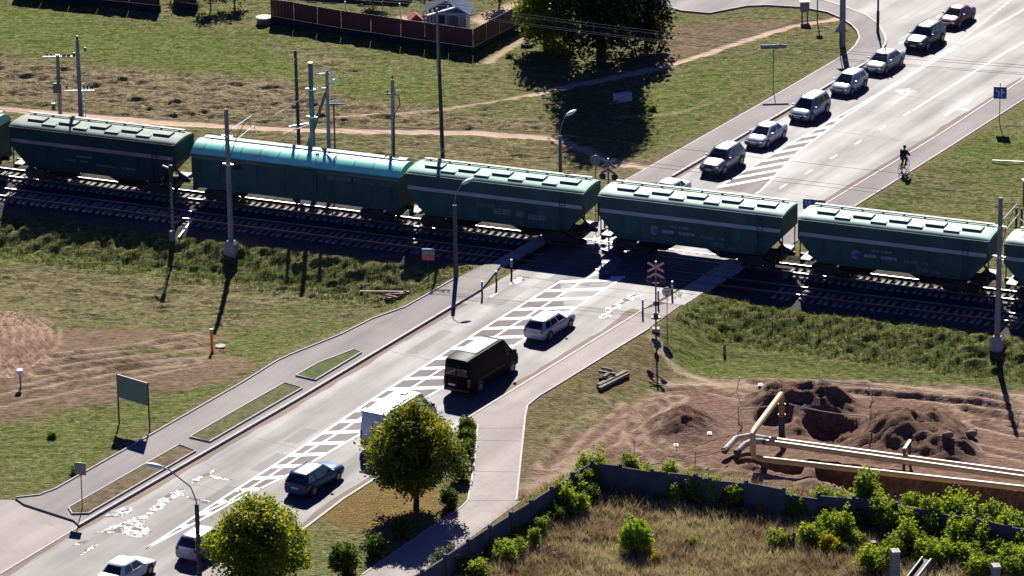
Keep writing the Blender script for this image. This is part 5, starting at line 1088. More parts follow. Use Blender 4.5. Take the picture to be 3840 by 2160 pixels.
def planks(name, label, items, m=OLDW):
    c = at(*items[0][0]); r = thing(name, label, 'timber', c)
    for (a, b_, w_, hh, z) in [(i[0], i[1], i[2], i[3], i[4]) for i in items]:
        p, q = at(*a)-c, at(*b_)-c; MB().bar((p.x, p.y, p.z+z), (q.x, q.y, q.z+z), w_, hh).build('beam', m, r)
planks('plank_pile', 'broken dark boards with pale edges on the grass left of the pavement', [((972, 755), (1010, 748), .2, .12, .1), ((978, 748), (1018, 745), .22, .12, .22), ((985, 757), (1022, 741), .16, .1, .3), ((968, 750), (1000, 757), .14, .1, .3)], mat('broken_boards', (.17, .12, .10), .9, 0, .5, 6))
q1, q2 = at(906, 735), at(1030, 737); tag(MB().bar(q1+Vector((0, 0, .06)), q2+Vector((0, 0, .08)), .14, .1).build('plank', mat('pale_plank', (.38, .30, .2), .8)), 'long pale plank lying on the grass left of the notice board', 'timber')
planks('sleeper_pile', 'weathered timber beams lying on the dry grass right of the footway', [((1505, 975), (1575, 940), .28, .24, .12), ((1508, 982), (1580, 945), .24, .2, .12), ((1506, 945), (1548, 952), .22, .16, .3), ((1512, 940), (1540, 946), .16, .14, .42), ((1520, 960), (1532, 950), .2, .2, .3)], mat('weathered_beam', (.16, .13, .115), .9, 0, .4, 5))
P = at(1566, 255); r = thing('concrete_block', 'pale blue-grey concrete block lying in the tree shadow', 'concrete block', P, .45); b = MB(); b.box(0, 0, .3, 1.4, .6, .75); b.build('block', mat('block_grey', (.36, .38, .42), .8), r, bevel=.05); b = MB(); b.bar((-.6, -.3, .2), (-1.6, -.6, .1), .12, .12); b.build('broken_pipe', OLDW, r)
P = at(1326, 117); r = thing('old_tyre', 'dark old tyre on the grass below the fence corner', 'tyre', P); b = MB(); b.tube([(.36*math.cos(a), .36*math.sin(a), .14) for a in [2*math.pi*k/20 for k in range(21)]], .17, 8, False); b.build('tyre', TYRE, r, True)
P = at(1391, 133); r = thing('old_tyre', 'second dark old tyre, half sunk beside the yellow-green tree', 'tyre', P); b = MB(); b.tube([(.34*math.cos(a), .34*math.sin(a), .05) for a in [2*math.pi*k/20 for k in range(21)]], .16, 8, False); b.build('tyre', mat('tyre_dusty', (.05, .035, .035), .9), r, True)
P = at(555, 876); tag(MB().disc((P.x, P.y, P.z+.16), (0, 0, 1), .36, 20, .08).build('manhole_cover', CONC), 'round pale manhole cover on the bright grass beside the orange post', 'manhole cover')
P = at(665, 58); r = thing('well_ring', 'pale round well cover beside the end of the long maroon fence', 'well', P); b = MB(); b.tube([(0, 0, -.1), (0, 0, .45)], .62, 18); b.build('ring', OLDW, r); b = MB(); b.disc((0, 0, .5), (0, 0, 1), .7, 18, .1); b.build('lid', mat('well_lid', (.5, .42, .34), .8), r)
# ------------------------------------------------------------------ fences and the garden beyond
MAR = mat('maroon_sheet', (.055, .004, .022), .55, 0, .15, .6); MARD = mat('fence_plinth', (.014, .015, .022), .9, 0, .3, 2)
def garden_fence(label, basepx, hh=1.5, plinth=.6, npan=8):
    Wp = [at(*p) for p in basepx]; r = thing('sheet_metal_fence', label, 'fence', Wp[0])
    for a, c in zip(Wp[:-1], Wp[1:]):
        d = c-a; n = max(1, round(d.length/2.5)); u = d/n
        for i in range(n):
            p, q = a+u*i-Wp[0], a+u*(i+1)-Wp[0]; h2 = Vector((u.x, u.y)).normalized(); nrm = Vector((-h2.y, h2.x)); b = MB(); k = 14; rings = []
            for j in range(k+1):
                t = j/k; x = lerp(p.x, q.x, t*.985); y = lerp(p.y, q.y, t*.985); z = lerp(p.z, q.z, t); o = .02 if j % 2 else -.02
                rings.append([(x+nrm.x*o, y+nrm.y*o, z+plinth), (x+nrm.x*o, y+nrm.y*o, z+plinth+hh), (x+nrm.x*(o+.012), y+nrm.y*(o+.012), z+plinth+hh), (x+nrm.x*(o+.012), y+nrm.y*(o+.012), z+plinth)])
            b.loft(rings); b.build('panel', MAR, r); b = MB(); b.bar((p.x+nrm.x*.03, p.y+nrm.y*.03, p.z+plinth/2-.1), (q.x+nrm.x*.03, q.y+nrm.y*.03, q.z+plinth/2-.1), .12, plinth+.18); b.build('plinth', MARD, r)
            b = MB(); b.box(p.x+nrm.x*.08, p.y+nrm.y*.08, p.z+.95, .08, .08, 2.1); b.build('post', MAR, r)
    return r
garden_fence('long maroon sheet metal fence turning a corner round the sandy garden yard', [(682, 57), (860, 88), (1010, 110), (1191, 136), (1322, 66), (1420, 10), (1500, -40)])
garden_fence('maroon sheet metal fence at the top left edge of the photo', [(38, -8), (250, 15), (404, 31)])
garden_fence('short dark fence piece between the two maroon fences', [(437, 20), (497, 28)], 1.0, .6)
q1, q2 = at(1222, 118), at(1322, 62); nl = Vector((-.5, -.85, 0)); tag(MB().bar(q1+nl*.25+Vector((0, 0, .95)), q2+nl*.25+Vector((0, 0, .95)), .06, .1).build('timber_rail', mat('rail_pale_pink', (.30, .22, .23), .8)), 'pale rail fixed along the right leg of the maroon fence', 'rail')
# house just beyond the top edge, unseen, added to shade the yard
P = at(850, -62); r = thing('unseen_house', 'grey house added beyond the top edge to shade the garden yard', 'unseen_house', P, -.28); b = MB(); b.box(0, 0, 1.7, 13, 7, 3.8); b.build('wall', mat('house_render', (.36, .33, .30), .85), r)
b = MB(); b.add([(-7, -4, 3.5), (7, -4, 3.5), (7, 4, 3.5), (-7, 4, 3.5), (-6.6, 0, 6.4), (6.6, 0, 6.4)], [(0, 1, 5, 4), (2, 3, 4, 5), (1, 2, 5), (3, 0, 4), (3, 2, 1, 0)]); ro = b.build('roof', mat('house_roof', (.12, .09, .085), .8), r); b = MB(); b.box(2.5, .6, 6.3, .7, .7, 1.4); b.build('chimney', mat('chimney_brick', (.25, .12, .08), .9), ro)
for x in (-4.2, -1.2, 3.2): b = MB(); b.box(x, -3.52, 1.9, 1.3, .08, 1.3); wf = b.build('window', WHT, r); b = MB(); b.box(x, -3.57, 1.9, 1.15, .04, 1.15); b.build('pane', GLASS, wf)
b = MB(); b.box(1.2, -3.52, 1.0, .95, .08, 2.0); b.build('door', SIGNB, r)
# shed
P = at(1128, 78); r = thing('garden_shed', 'pale ribbed garden shed with a grey and blue gable roof inside the maroon fence', 'shed', P, -.12)
for nm, cx, cy, sx, sy in (('front_wall', 0, -1.2, 3.3, .06), ('rear_wall', 0, 1.2, 3.3, .06), ('side_wall', -1.62, 0, .06, 2.34), ('side_wall', 1.62, 0, .06, 2.34)):
    b = MB(); b.box(cx, cy, .95, sx, sy, 1.9); o = b.build(nm, mat('shed_white', (.50, .52, .52), .6, 0, .15, 3), r); b = MB()
    for k in range(12):
        if sx > 1: b.box(cx-1.5+k*.273, cy-.035*(1 if cy < 0 else -1), .9, .09, .03, 1.75)
    if sx > 1: b.build('wall_rib', mat('shed_grey_rib', (.17, .2, .23), .6), o)
b = MB(); b.box(.6, -1.245, 1.0, .75, .03, 1.3); b.build('door', SIGNB, r); b = MB(); b.box(-.5, -1.245, 1.35, .7, .03, .7); b.build('window', GLASS, r)
for s, m in ((-1, mat('shed_roof_grey', (.10, .105, .12), .5)), (1, mat('shed_roof_blue', (.05, .16, .36), .5))):
    b = MB(); b.add([(s*.01, -1.5, 3.0), (s*.01, 1.5, 3.0), (s*2.0, 1.5, 1.85), (s*2.0, -1.5, 1.85), (s*.01, -1.5, 2.94), (s*.01, 1.5, 2.94), (s*2.0, 1.5, 1.79), (s*2.0, -1.5, 1.79)], [(0, 1, 2, 3), (7, 6, 5, 4), (0, 4, 5, 1), (1, 5, 6, 2), (2, 6, 7, 3), (3, 7, 4, 0)]); o = b.build('roof_slope', m, r); t = MB()
    for k in range(10): t.bar((s*.05, -1.35+k*.3, 3.01), (s*1.98, -1.35+k*.3, 1.88), .05, .04)
    t.build('roof_rib', mat('shed_rib_pale', (.28, .30, .33), .5), o)
b = MB(); b.add([(-1.55, -1.22, 1.9), (1.55, -1.22, 1.9), (0, -1.22, 2.92), (-1.55, -1.17, 1.9), (1.55, -1.17, 1.9), (0, -1.17, 2.92)], [(0, 1, 2), (5, 4, 3), (0, 3, 4, 1), (1, 4, 5, 2), (2, 5, 3, 0)]); b.build('gable', mat('shed_gable_blue', (.05, .13, .30), .6), r)
P = at(1045, 68); r = thing('kennel', 'small red gabled kennel behind the maroon fence', 'kennel', P, .2); b = MB(); b.box(0, 0, .35, .9, .9, .8); b.build('wall', OLDW, r); b = MB(); b.extr([(-.62, .7), (.62, .7), (0, 1.25)], -.6, .6); b.build('roof', mat('kennel_red', (.30, .06, .06), .6), r)
for px, py, lb in ((872, 47, 'short white garden post behind the long maroon fence, left one'), (1009, 52, 'white garden post behind the maroon fence beside the kennel')): P = at(px, py); r = thing('garden_post', lb, 'post', P); b = MB(); b.tube([(0, 0, 0), (-.1, 0, 1.5)], .06, 8); b.build('post', WHT, r)
# ------------------------------------------------------------------ vegetation
def leafcloud(cen, rad, K, Mm, fn, sp, size, seed, surf=.5, up=.35, zt=0.0):
    g = np.random.default_rng(seed); P = []
    while len(P) < K:
        u = g.normal(size=3); u /= np.linalg.norm(u); q = u*(g.random()**surf)
        s = fn(q[2])
        ph = math.atan2(q[1], q[0]); s *= 1+.13*math.sin(3*ph+seed+2*q[2])+.10*math.sin(5*ph-4*q[2]+seed*2)+.08*math.sin(8*ph+7*q[2]); P.append((q[0]*s*rad[0], q[1]*s*rad[1], q[2]*rad[2]*(1+.08*math.sin(4*ph+seed))))
    P = np.array(P)+np.array(cen); c = np.repeat(P, Mm, 0)+g.normal(size=(K*Mm, 3))*sp
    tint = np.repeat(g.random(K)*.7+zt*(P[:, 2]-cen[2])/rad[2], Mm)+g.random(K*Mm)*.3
    a = g.normal(size=(K*Mm, 3)); a[:, 2] *= .7; a /= np.linalg.norm(a, axis=1)[:, None]; t = g.normal(size=(K*Mm, 3)); t[:, 2] += up; b = np.cross(a, t); b /= np.linalg.norm(b, axis=1)[:, None]
    sz = size*(.6+.8*g.random((K*Mm, 1))); v = np.stack([c-a*sz, c-b*sz*.55, c+a*sz, c+b*sz*.55], 1).reshape(-1, 3)
    return v, np.arange(K*Mm*4).reshape(-1, 4), np.repeat(tint, 4), P
def addcloud(name, m, par, *a, **k):
    v, f, t, P = leafcloud(*a, **k); o = np_mesh(name, v, f, m, par); at_ = o.data.attributes.new('tint', 'FLOAT', 'POINT'); at_.data.foreach_set('value', t.astype(np.float32)); return o, P
BARK = mat('bark', (.06, .045, .038), .95, 0, .4, 4, .6)
def limbs(par, P, h0, r0, k, base=(0, 0, 0), seed=0):
    g = random.Random(seed); b = MB(); b.tube([base, (base[0]+.04, base[1], h0*.6), (base[0]-.03, base[1]+.05, h0)], [r0*1.25, r0, r0*.8], 10); o = b.build('trunk', BARK, par, True)
    for p in g.sample(list(P), min(k, len(P))):
        m_ = MB(); s = Vector((base[0], base[1], h0*g.uniform(.8, 1.0))); e = Vector(p); mid = s.lerp(e, .5)+Vector((0, 0, .25)); m_.tube([s, mid, e], [r0*.45, r0*.25, .02], 6); m_.build('branch', BARK, o)
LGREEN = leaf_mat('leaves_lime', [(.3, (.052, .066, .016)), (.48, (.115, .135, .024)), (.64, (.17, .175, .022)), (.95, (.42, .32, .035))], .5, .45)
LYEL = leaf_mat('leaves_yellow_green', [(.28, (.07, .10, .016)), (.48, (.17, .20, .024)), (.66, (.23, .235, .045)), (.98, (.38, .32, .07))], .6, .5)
LDARK = leaf_mat('leaves_dark', [(.3, (.012, .018, .007)), (.55, (.03, .04, .012)), (.75, (.07, .075, .018)), (.9, (.13, .11, .02))], .35, .22)
LMAP = leaf_mat('leaves_maple_young', [(.3, (.075, .11, .02)), (.55, (.19, .24, .036)), (.8, (.34, .36, .06))], .8, .5)
LMAPY = leaf_mat('leaves_maple_yellow', [(.3, (.18, .17, .02)), (.6, (.36, .30, .03)), (.85, (.5, .4, .05))], .8, .42); LBOX = leaf_mat('leaves_hedge', [(.3, (.035, .06, .012)), (.6, (.10, .14, .022)), (.85, (.21, .20, .04))], 1.2, .4)
LGREY = leaf_mat('leaves_grey_green', [(.3, (.06, .075, .04)), (.6, (.14, .16, .09)), (.85, (.3, .32, .22))], 1.0, .3)
egg = lambda z: math.sqrt(max(0, 1-z*z))*0+ (1.0-.38*max(0, z))*(1.0 if z > -.6 else 1-.5*(-.6-z)/.4)
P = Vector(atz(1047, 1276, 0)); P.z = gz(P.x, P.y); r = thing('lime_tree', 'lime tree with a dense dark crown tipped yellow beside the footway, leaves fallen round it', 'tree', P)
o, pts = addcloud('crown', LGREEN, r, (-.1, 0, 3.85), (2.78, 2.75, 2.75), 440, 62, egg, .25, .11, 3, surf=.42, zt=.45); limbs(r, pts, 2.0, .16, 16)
P = Vector(atz(655, 1488, 0)); P.z = gz(P.x, P.y); r = thing('lime_tree', 'rounder yellow-green lime tree at the bottom edge in front of the silver hatchback', 'tree', P)
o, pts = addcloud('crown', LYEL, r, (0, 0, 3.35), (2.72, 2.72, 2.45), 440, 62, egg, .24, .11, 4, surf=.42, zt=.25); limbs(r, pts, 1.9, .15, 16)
P = at(1512, 158); r = thing('tall_tree', 'tall dark tree with branches to the ground beyond the footpath, casting a long shadow', 'tree', P)
col = lambda z: (1.0-.12*z)/math.sqrt(max(.30, 1-z*z))
o, pts = addcloud('crown', LDARK, r, (0, .6, 9.3), (3.15, 3.1, 8.9), 1150, 44, col, .5, .2, 5, surf=.5); limbs(r, pts, 6.0, .35, 18)
P = at(1372, 128); r = thing('maple_tree', 'smaller yellow-green maple left of the tall dark tree', 'tree', P)
o, pts = addcloud('crown', LYEL, r, (.1, .3, 4.0), (2.1, 2.0, 3.9), 300, 44, col, .34, .15, 6, surf=.45); limbs(r, pts, 2.2, .14, 12)
P = at(1625, 128); r = thing('maple_tree', 'low bushy tree at the right foot of the tall dark tree', 'tree', P); o, pts = addcloud('crown', LDARK, r, (0, 0, 3.4), (1.7, 1.7, 3.1), 120, 36, col, .36, .2, 16, surf=.45); limbs(r, pts, 2.0, .14, 8)
for px, py, s, lb in ((1085, 30, 1.5, 'small grey-leaved garden tree left of the shed'), (1150, 12, 1.3, 'grey-leaved garden tree directly behind the shed roof'), (940, 22, 1.2, 'small grey garden bush above the middle of the maroon fence'), (1255, 20, 1.3, 'grey leafy garden bush near the right leg of the maroon fence'), (530, 25, 1.6, 'sparse garden tree between the two maroon fences'), (590, 20, 1.3, 'small garden bush right of the sparse tree, left of the long fence'), (470, 0, 1.4, 'garden bush behind the short dark fence piece')):
    P = at(px, py); r = thing('garden_tree', lb, 'tree', P); o, pts = addcloud('crown', LGREY, r, (0, 0, s*1.3), (s*.8, s*.8, s*.9), 36, 26, col, .25, .14, int(px), surf=.5); limbs(r, pts, s*.8, .06, 8, seed=px)
# hedge bushes along the footway
bx = None
for i, (px, py, s, lb) in enumerate(((1178, 1098, 1.0, 'clipped hedge bush at the upper tip of the verge'), (1175, 1124, .95, 'second clipped bush from the tip of the verge'), (1172, 1148, .9, 'low yellowish hedge bush in the middle of the row'), (1166, 1168, 1.0, 'hedge bush just above the tallest one of the row'), (1159, 1207, 1.15, 'tallest box-shaped hedge bush of the row, with a black shadow'), (1132, 1279, 1.0, 'bright green clipped bush at the lower end of the row'), (868, 1446, 1.5, 'large yellow-green hedge bush at the bottom edge left of the shaded footway'), (1003, 1352, 1.0, 'dark bush in the shadow of the lime tree, upper one'), (945, 1400, 1.0, 'dark bush in the shadow of the lime tree, lower one'))):
    P = at(px, py); P.z -= .05
    if bx is None:
        bx = thing('hedge_bush', lb, 'bush', P, 0, 'clipped bushes along the footway'); addcloud('foliage', LBOX, bx, (0, 0, .72), (.52, .52, .66), 95, 26, lambda z: 1.0, .10, .075, 40, surf=.3); b = MB(); b.tube([(0, 0, -.1), (0, 0, .5)], .05, 6); b.build('stem', BARK, bx)
    else: dup(bx, P, i*1.3, lb, (s, s, s*1.02))
# young maples along the concrete fence
protos = []
def sapling(seed, h, w_, n, m, name='maple_sapling'):
    g = random.Random(seed); r = thing(name, 'x', 'shrub', (0, 0, -50)); V = []; F = []; T = []; st = MB()
    for k in range(n):
        a = g.uniform(0, 6.28); d = w_*math.sqrt(g.random())*.6; hh = h*g.uniform(.55, 1.0); x, y = d*math.cos(a), d*math.sin(a); st.tube([(x*.3, y*.3, 0), (x*.7, y*.7, hh*.5), (x, y, hh)], [.03, .02, .01], 5)
        v, f, t, _ = leafcloud((x, y, hh*.62), (.27, .27, hh*.48), max(7, int(hh*9)), 34, lambda z: 1-.35*z, .11, .068, seed*50+k, surf=.6); F.append(f+sum(len(q) for q in V)); V.append(v); T.append(t)
    o = np_mesh('foliage', np.concatenate(V), np.concatenate(F), m, r); q = o.data.attributes.new('tint', 'FLOAT', 'POINT'); q.data.foreach_set('value', np.concatenate(T).astype(np.float32)); st.build('stem', BARK, r); return r
SP = [(1487,1218,0,1.1),(1508,1232,1,1.0),(1466,1243,1,.9),(1440,1262,0,1.0),(1484,1262,3,.9),(1415,1270,3,.85),(1365,1285,2,.9),(1408,1288,0,.95),(1440,1287,2,.95),(1460,1282,3,.8),(1405,1315,3,.7),(1365,1322,2,.6),(1365,1350,1,.6),(1290,1350,2,.8),(1318,1362,2,.75),(1260,1412,2,1.0),(1296,1398,2,.85),(1195,1448,2,1.0),(1345,1378,1,.6),
      (1590,1215,1,.95),(1620,1225,0,.9),(1606,1232,3,.7),(1690,1250,1,1.0),(1706,1270,0,.8),(1760,1262,0,1.0),(1790,1275,1,.9),(1830,1272,3,.95),(1850,1282,1,.8),(1930,1285,4,.85),(1968,1292,4,.9),(1990,1300,1,.8),(2010,1305,0,.7),(2062,1300,1,1.0),(2090,1312,0,1.0),(2125,1318,1,.9),(2172,1298,1,1.35),(2195,1320,0,1.2),(2160,1330,3,.9),(2225,1335,1,1.1),(2250,1345,0,1.0),(2290,1330,1,1.05),(2310,1350,0,.9),(2340,1345,1,1.1),(2395,1330,0,1.2),(2420,1340,1,1.1),(2455,1350,0,1.2),(2490,1345,1,1.0),(2520,1370,0,1.1),(2560,1375,1,1.0),
      (1600,1388,5,1.15),(1645,1410,4,.6),(1735,1368,2,.45),(1955,1375,2,.8),(2050,1370,2,1.0),(2092,1385,4,.8),(2080,1352,0,.8),(2125,1362,0,.9),(2150,1372,2,.8),(2120,1395,3,.6),(2250,1395,2,1.0),(2290,1385,0,1.1),(2330,1400,2,1.0),(2360,1415,2,1.0),(2400,1410,2,1.0),(2440,1420,2,1.0),(2410,1385,0,1.1),(2450,1390,0,1.0),(2490,1400,2,1.0),(2530,1410,2,1.1),(2565,1430,2,1.2),(2540,1445,2,1.2),(2205,1440,2,1.15),(2470,1445,2,1.0),(1120,1440,6,1.0),(2350,1372,1,1.0),(2570,1400,0,1.0),(2500,1372,0,1.0)]
KIND = [(11, 1.5, .75, 7, LMAP), (12, 1.9, .5, 5, LMAP), (13, 1.05, .85, 12, LMAP), (14, 1.1, .8, 8, LBOX), (15, .85, .8, 9, LMAPY), (16, 1.5, .8, 15, leaf_mat('leaves_lime_bright', [(.3, (.10, .17, .02)), (.6, (.22, .30, .03)), (.85, (.34, .38, .05))], .8, .45)), (17, 1.2, .8, 8, LGREY)]
pr_ = {}
adj = ['tall loose', 'slender upright', 'low rounded bright', 'dull dark', 'yellowing', 'bright lime-coloured', 'grey-leaved']
cnt = {}
for i, (px, py, k, s) in enumerate(SP):
    s *= 1.3; P = at(px, py); P.z -= .04
    side = 'against the left leg of the concrete fence' if px < 1520 else ('against the middle of the concrete fence' if py < 1345 and px < 2050 else ('against the right part of the concrete fence' if py < 1355 else 'in dry grass before the fence'))
    lb = adj[k]+' young maple '+side
    if k not in pr_:
        pr_[k] = sapling(*KIND[k]); pr_[k].location = P; pr_[k]['group'] = 'young maples by the concrete fence'; o = pr_[k]; o.rotation_euler = (0, 0, i); o.scale = (s, s, s)
    else: o = dup(pr_[k], P, i*1.7, lb, (s, s, s*random.uniform(.9, 1.1)))
    cnt.setdefault(lb, []).append((px, o))
ORD = ['first', 'second', 'third', 'fourth', 'fifth', 'sixth', 'seventh', 'eighth', 'ninth', 'tenth', 'eleventh', 'twelfth', 'thirteenth', 'fourteenth', 'fifteenth', 'sixteenth', 'seventeenth', 'eighteenth', 'nineteenth', 'twentieth']
for lb, L2 in cnt.items():
    L2.sort(key=lambda q: q[0])
    for j, (_, o) in enumerate(L2): o['label'] = lb if len(L2) == 1 else ORD[j]+' from left, '+lb
for px, py, s, lb in ((195, 1190, .7, 'small dark bush on the grass left of the pavement'), (130, 1098, .45, 'little leafy tuft on the grass at the left edge'), (1640, 278, .5, 'bright green plant at the edge of the tree shadow'), (1283, 143, .5, 'small green plant beside the worn path below the fence')):
    o = dup(pr_[2], at(px, py), px*.1, lb, (s, s, s*.8)); del o['group']
# grasses: counted by nobody, so one object for each kind
def tufts(name, label, cat, inside, n, hmin, hmax, wd, m, blades=5, lean=.35, sd=0, dens=None):
    g = np.random.default_rng(sd); (x0, x1, y0, y1) = inside[1]; x = g.uniform(x0, x1, n); y = g.uniform(y0, y1, n); keep = inside[0](x, y)
    x, y = x[keep], y[keep]; z = sample(ZZ, x, y)-.02; k = len(x)
    x = np.repeat(x, blades)+g.normal(size=k*blades)*.07; y = np.repeat(y, blades)+g.normal(size=k*blades)*.07; z = np.repeat(z, blades); h = g.uniform(hmin, hmax, k*blades)*np.repeat(g.uniform(.6, 1.2, k), blades); a = g.uniform(0, 2*np.pi, k*blades); lx = np.repeat(g.normal(size=k)*lean, blades)+g.normal(size=k*blades)*lean*.6; ly = np.repeat(g.normal(size=k)*lean, blades)+g.normal(size=k*blades)*lean*.6
    dx, dy = np.cos(a)*wd, np.sin(a)*wd; v = np.stack([np.stack([x-dx, y-dy, z], -1), np.stack([x+dx, y+dy, z], -1), np.stack([x+lx*h, y+ly*h, z+h], -1)], 1).reshape(-1, 3)
    o = np_mesh(name, v, np.arange(len(v)).reshape(-1, 3), m); t = np.repeat(np.repeat(g.random(k), blades), 3); q = o.data.attributes.new('tint', 'FLOAT', 'POINT'); q.data.foreach_set('value', t.astype(np.float32)); return tag(o, label, cat, None, 'stuff')
GR = leaf_mat('grass_blades', [(.25, (.035, .05, .014)), (.55, (.085, .105, .028)), (.85, (.17, .17, .06))], .35, .3); GD = leaf_mat('dry_blades', [(.25, (.12, .075, .05)), (.45, (.24, .165, .105)), (.6, (.36, .31, .17)), (.85, (.52, .46, .28))], .25, .3); GT = leaf_mat('hay_blades', [(.25, (.10, .085, .045)), (.55, (.22, .175, .095)), (.85, (.36, .29, .17))], .35, .25)
fb = lambda x, y: sample(Fbank, x, y) > .35
Fbank = np.clip(bankm*(1-dirt), 0, 1)*(dp > .4); Ftan = np.clip(tan*(1-dirt)*(1-path), 0, 1)*(dp > .5)*(~ontrack)*(1-mW)*(1-mV); Fgr = np.clip((1-tan)*(1-dirt)*(1-path), 0, 1)*(dp > .5)*(~ontrack)*(1-mW)*(1-mV); Fw = mW*(dp > .3)
ga = np.random.default_rng(99)
tufts('bank_grass', 'long rough grass on the railway bank', 'grass', (fb, (-45, 45, -25, 26)), 60000, .08, .27, .022, GR, 6, .5, 1)
tufts('hay_stubble', 'mown hay and stubble on the meadows', 'grass', (lambda x, y: sample(Ftan, x, y) > .35+.5*ga.random(len(x)), (-46, 46, -52, 76)), 70000, .05, .15, .024, GT, 4, 1.2, 2)
tufts('meadow_grass', 'short green meadow grass', 'grass', (lambda x, y: sample(Fgr, x, y) > .35+.5*ga.random(len(x)), (-46, 46, -52, 76)), 70000, .05, .14, .02, GR, 4, .6, 3)
tufts('dry_weeds', 'dead brown and straw coloured weeds behind the concrete fence', 'grass', (lambda x, y: sample(Fw, x, y) > .5, (-6, 34, -56, -30)), 42000, .10, .72, .017, GD, 6, .45, 4)
# ------------------------------------------------------------------ concrete panel fence
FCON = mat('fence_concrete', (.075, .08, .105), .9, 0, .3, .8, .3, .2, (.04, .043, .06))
FP = [(1000,1472),(1062,1437),(1120,1399),(1178,1361),(1232,1325),(1285,1292),(1336,1262),(1388,1228),(1440,1192),(1490,1163),(1560,1172),(1640,1184),(1750,1196),(1786,1205),(1877,1213),(1972,1231),(2060,1244),(2148,1252),(2256,1268),(2360,1288),(2450,1302),(2540,1324),(2640,1345)]
HF = 1.75; W3 = []
for px, py in FP:
    z = HF-.1
    for _ in range(6): p = atz(px, py, z); z = HF+gz(p[0], p[1]) if False else HF-.12
    W3.append(Vector((p[0], p[1], -.12)))
r = thing('concrete_fence', 'blue-grey concrete panel fence turning a corner round the overgrown ground', 'fence', W3[9])
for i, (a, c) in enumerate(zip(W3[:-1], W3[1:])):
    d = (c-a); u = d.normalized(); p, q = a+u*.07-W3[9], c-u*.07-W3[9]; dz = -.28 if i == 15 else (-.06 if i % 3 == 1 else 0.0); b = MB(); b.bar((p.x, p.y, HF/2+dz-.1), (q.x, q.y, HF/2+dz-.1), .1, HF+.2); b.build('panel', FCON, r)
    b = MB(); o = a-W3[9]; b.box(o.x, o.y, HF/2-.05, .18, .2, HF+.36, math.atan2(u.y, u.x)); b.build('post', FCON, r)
# ------------------------------------------------------------------ building site
PIPY = mat('pipe_cream', (.62, .44, .20), .4, 0, .12, 1.5); PIPG = mat('pipe_pale', (.44, .34, .21), .45, 0, .12, 1.5); PIPD = mat('pipe_dark_end', (.05, .05, .06), .7)
def at_h(px, py, z): return Vector(atz(px, py, z))
PZ = .55
r = thing('gas_pipe', 'yellow gas pipe rising over the pit and running right along the trench', 'pipe', at_h(1893, 1125, 0)); o0 = Vector(r.location)
pts = [at_h(1964, 992, 2.15), at_h(1893, 1088, 2.15)]
e = pts[1]; low = Vector((e.x+.05, e.y-.25, PZ)); end = at_h(2650, 1237, PZ); st = low+(end-low).normalized()*.55
pth = [pts[0]+Vector((0, 0, -.02)), pts[0].lerp(pts[1], .95), pts[1]+Vector((.0, -.08, -.08)), Vector((low.x-.03, low.y+.08, 1.7)), Vector((low.x-.02, low.y+.03, .95)), Vector((low.x+.08, low.y, .66)), st, end]
b = MB(); b.tube([p-o0 for p in pth], .19, 14); b.build('pipe', PIPY, r, True)
b = MB(); f = pts[0]; b.tube([f+Vector((0, .12, .06))-o0, f+Vector((.06, .1, -.12))-o0, f+Vector((.08, .05, -1.5))-o0], [.17, .19, .19], 14); b.build('riser', mat('pipe_ochre', (.34, .20, .09), .5), r, True)
for z in (-.65, -1.35): b = MB(); b.tube([f+Vector((.08, .05, z))-o0, f+Vector((.08, .05, z-.06))-o0], .25, 14); b.build('collar', mat('collar_rust', (.2, .09, .05), .6), r)
b = MB(); b.tube([f+Vector((.08, .05, -1.5))-o0, f+Vector((.08, .05, -3.4))-o0], .2, 12); b.build('buried_section', PIPD, r)
for t, (A_, E_, c1, c2, ends) in enumerate(((at_h(1925, 1104, PZ), at_h(2650, 1201, PZ), at_h(1885, 1097, PZ), at_h(1852, 1103, .5), at_h(1826, 1130, .3)), (at_h(1918, 1111, PZ), at_h(2650, 1213, PZ), at_h(1893, 1110, PZ), at_h(1875, 1118, .5), at_h(1858, 1134, .3)))):
    r = thing('heating_pipe', ('far' if t == 0 else 'middle')+' pale pipe beside the yellow gas pipe, with a curved open end on the left', 'pipe', A_); o0 = Vector(r.location)
    b = MB(); b.tube([p-o0 for p in (E_, A_)], .185, 12); b.build('pipe', PIPG, r, True); b = MB(); b.tube([p-o0 for p in (A_, c1, c1.lerp(c2, .6), c2, c2.lerp(ends, .5), ends)], .2, 12); b.build('bend', mat('pipe_lagging', (.42, .37, .34), .85, 0, .3, 3, .4), r, True)
    d = (ends-c2).normalized(); b = MB(); b.tube([ends-o0, ends+d*.25-o0], .225, 14); b.build('open_end', PIPD, r); b = MB(); q = A_+(E_-A_).normalized()*.25; b.tube([A_-o0, q-o0], .2, 12); b.build('sleeve', PIPD, r)
P = at_h(2281, 1160, .0); r = thing('pipe_support', 'black steel support standing across the three pipes', 'pipe support', P, RZ+.08); b = MB()
for y in (-.75, .75):
    q = MB(); q.box(0, y, .4, .16, .12, 1.5); q.build('upright', DKM, r)
b = MB(); b.box(0, 0, 1.05, .22, 1.7, .16); b.build('crossbeam', DKM, r); b = MB(); b.box(0.05, 0, 1.14, .08, 1.5, .02); b.build('wear_strip', WHT, r)
TAPE = mat('barrier_tape', (.55, .47, .46), .6); posts = [(1595, 1150), (1700, 1118), (1857, 1065), (1965, 1020), (2075, 1024), (2190, 1050), (1748, 1180), (1864, 1100)]
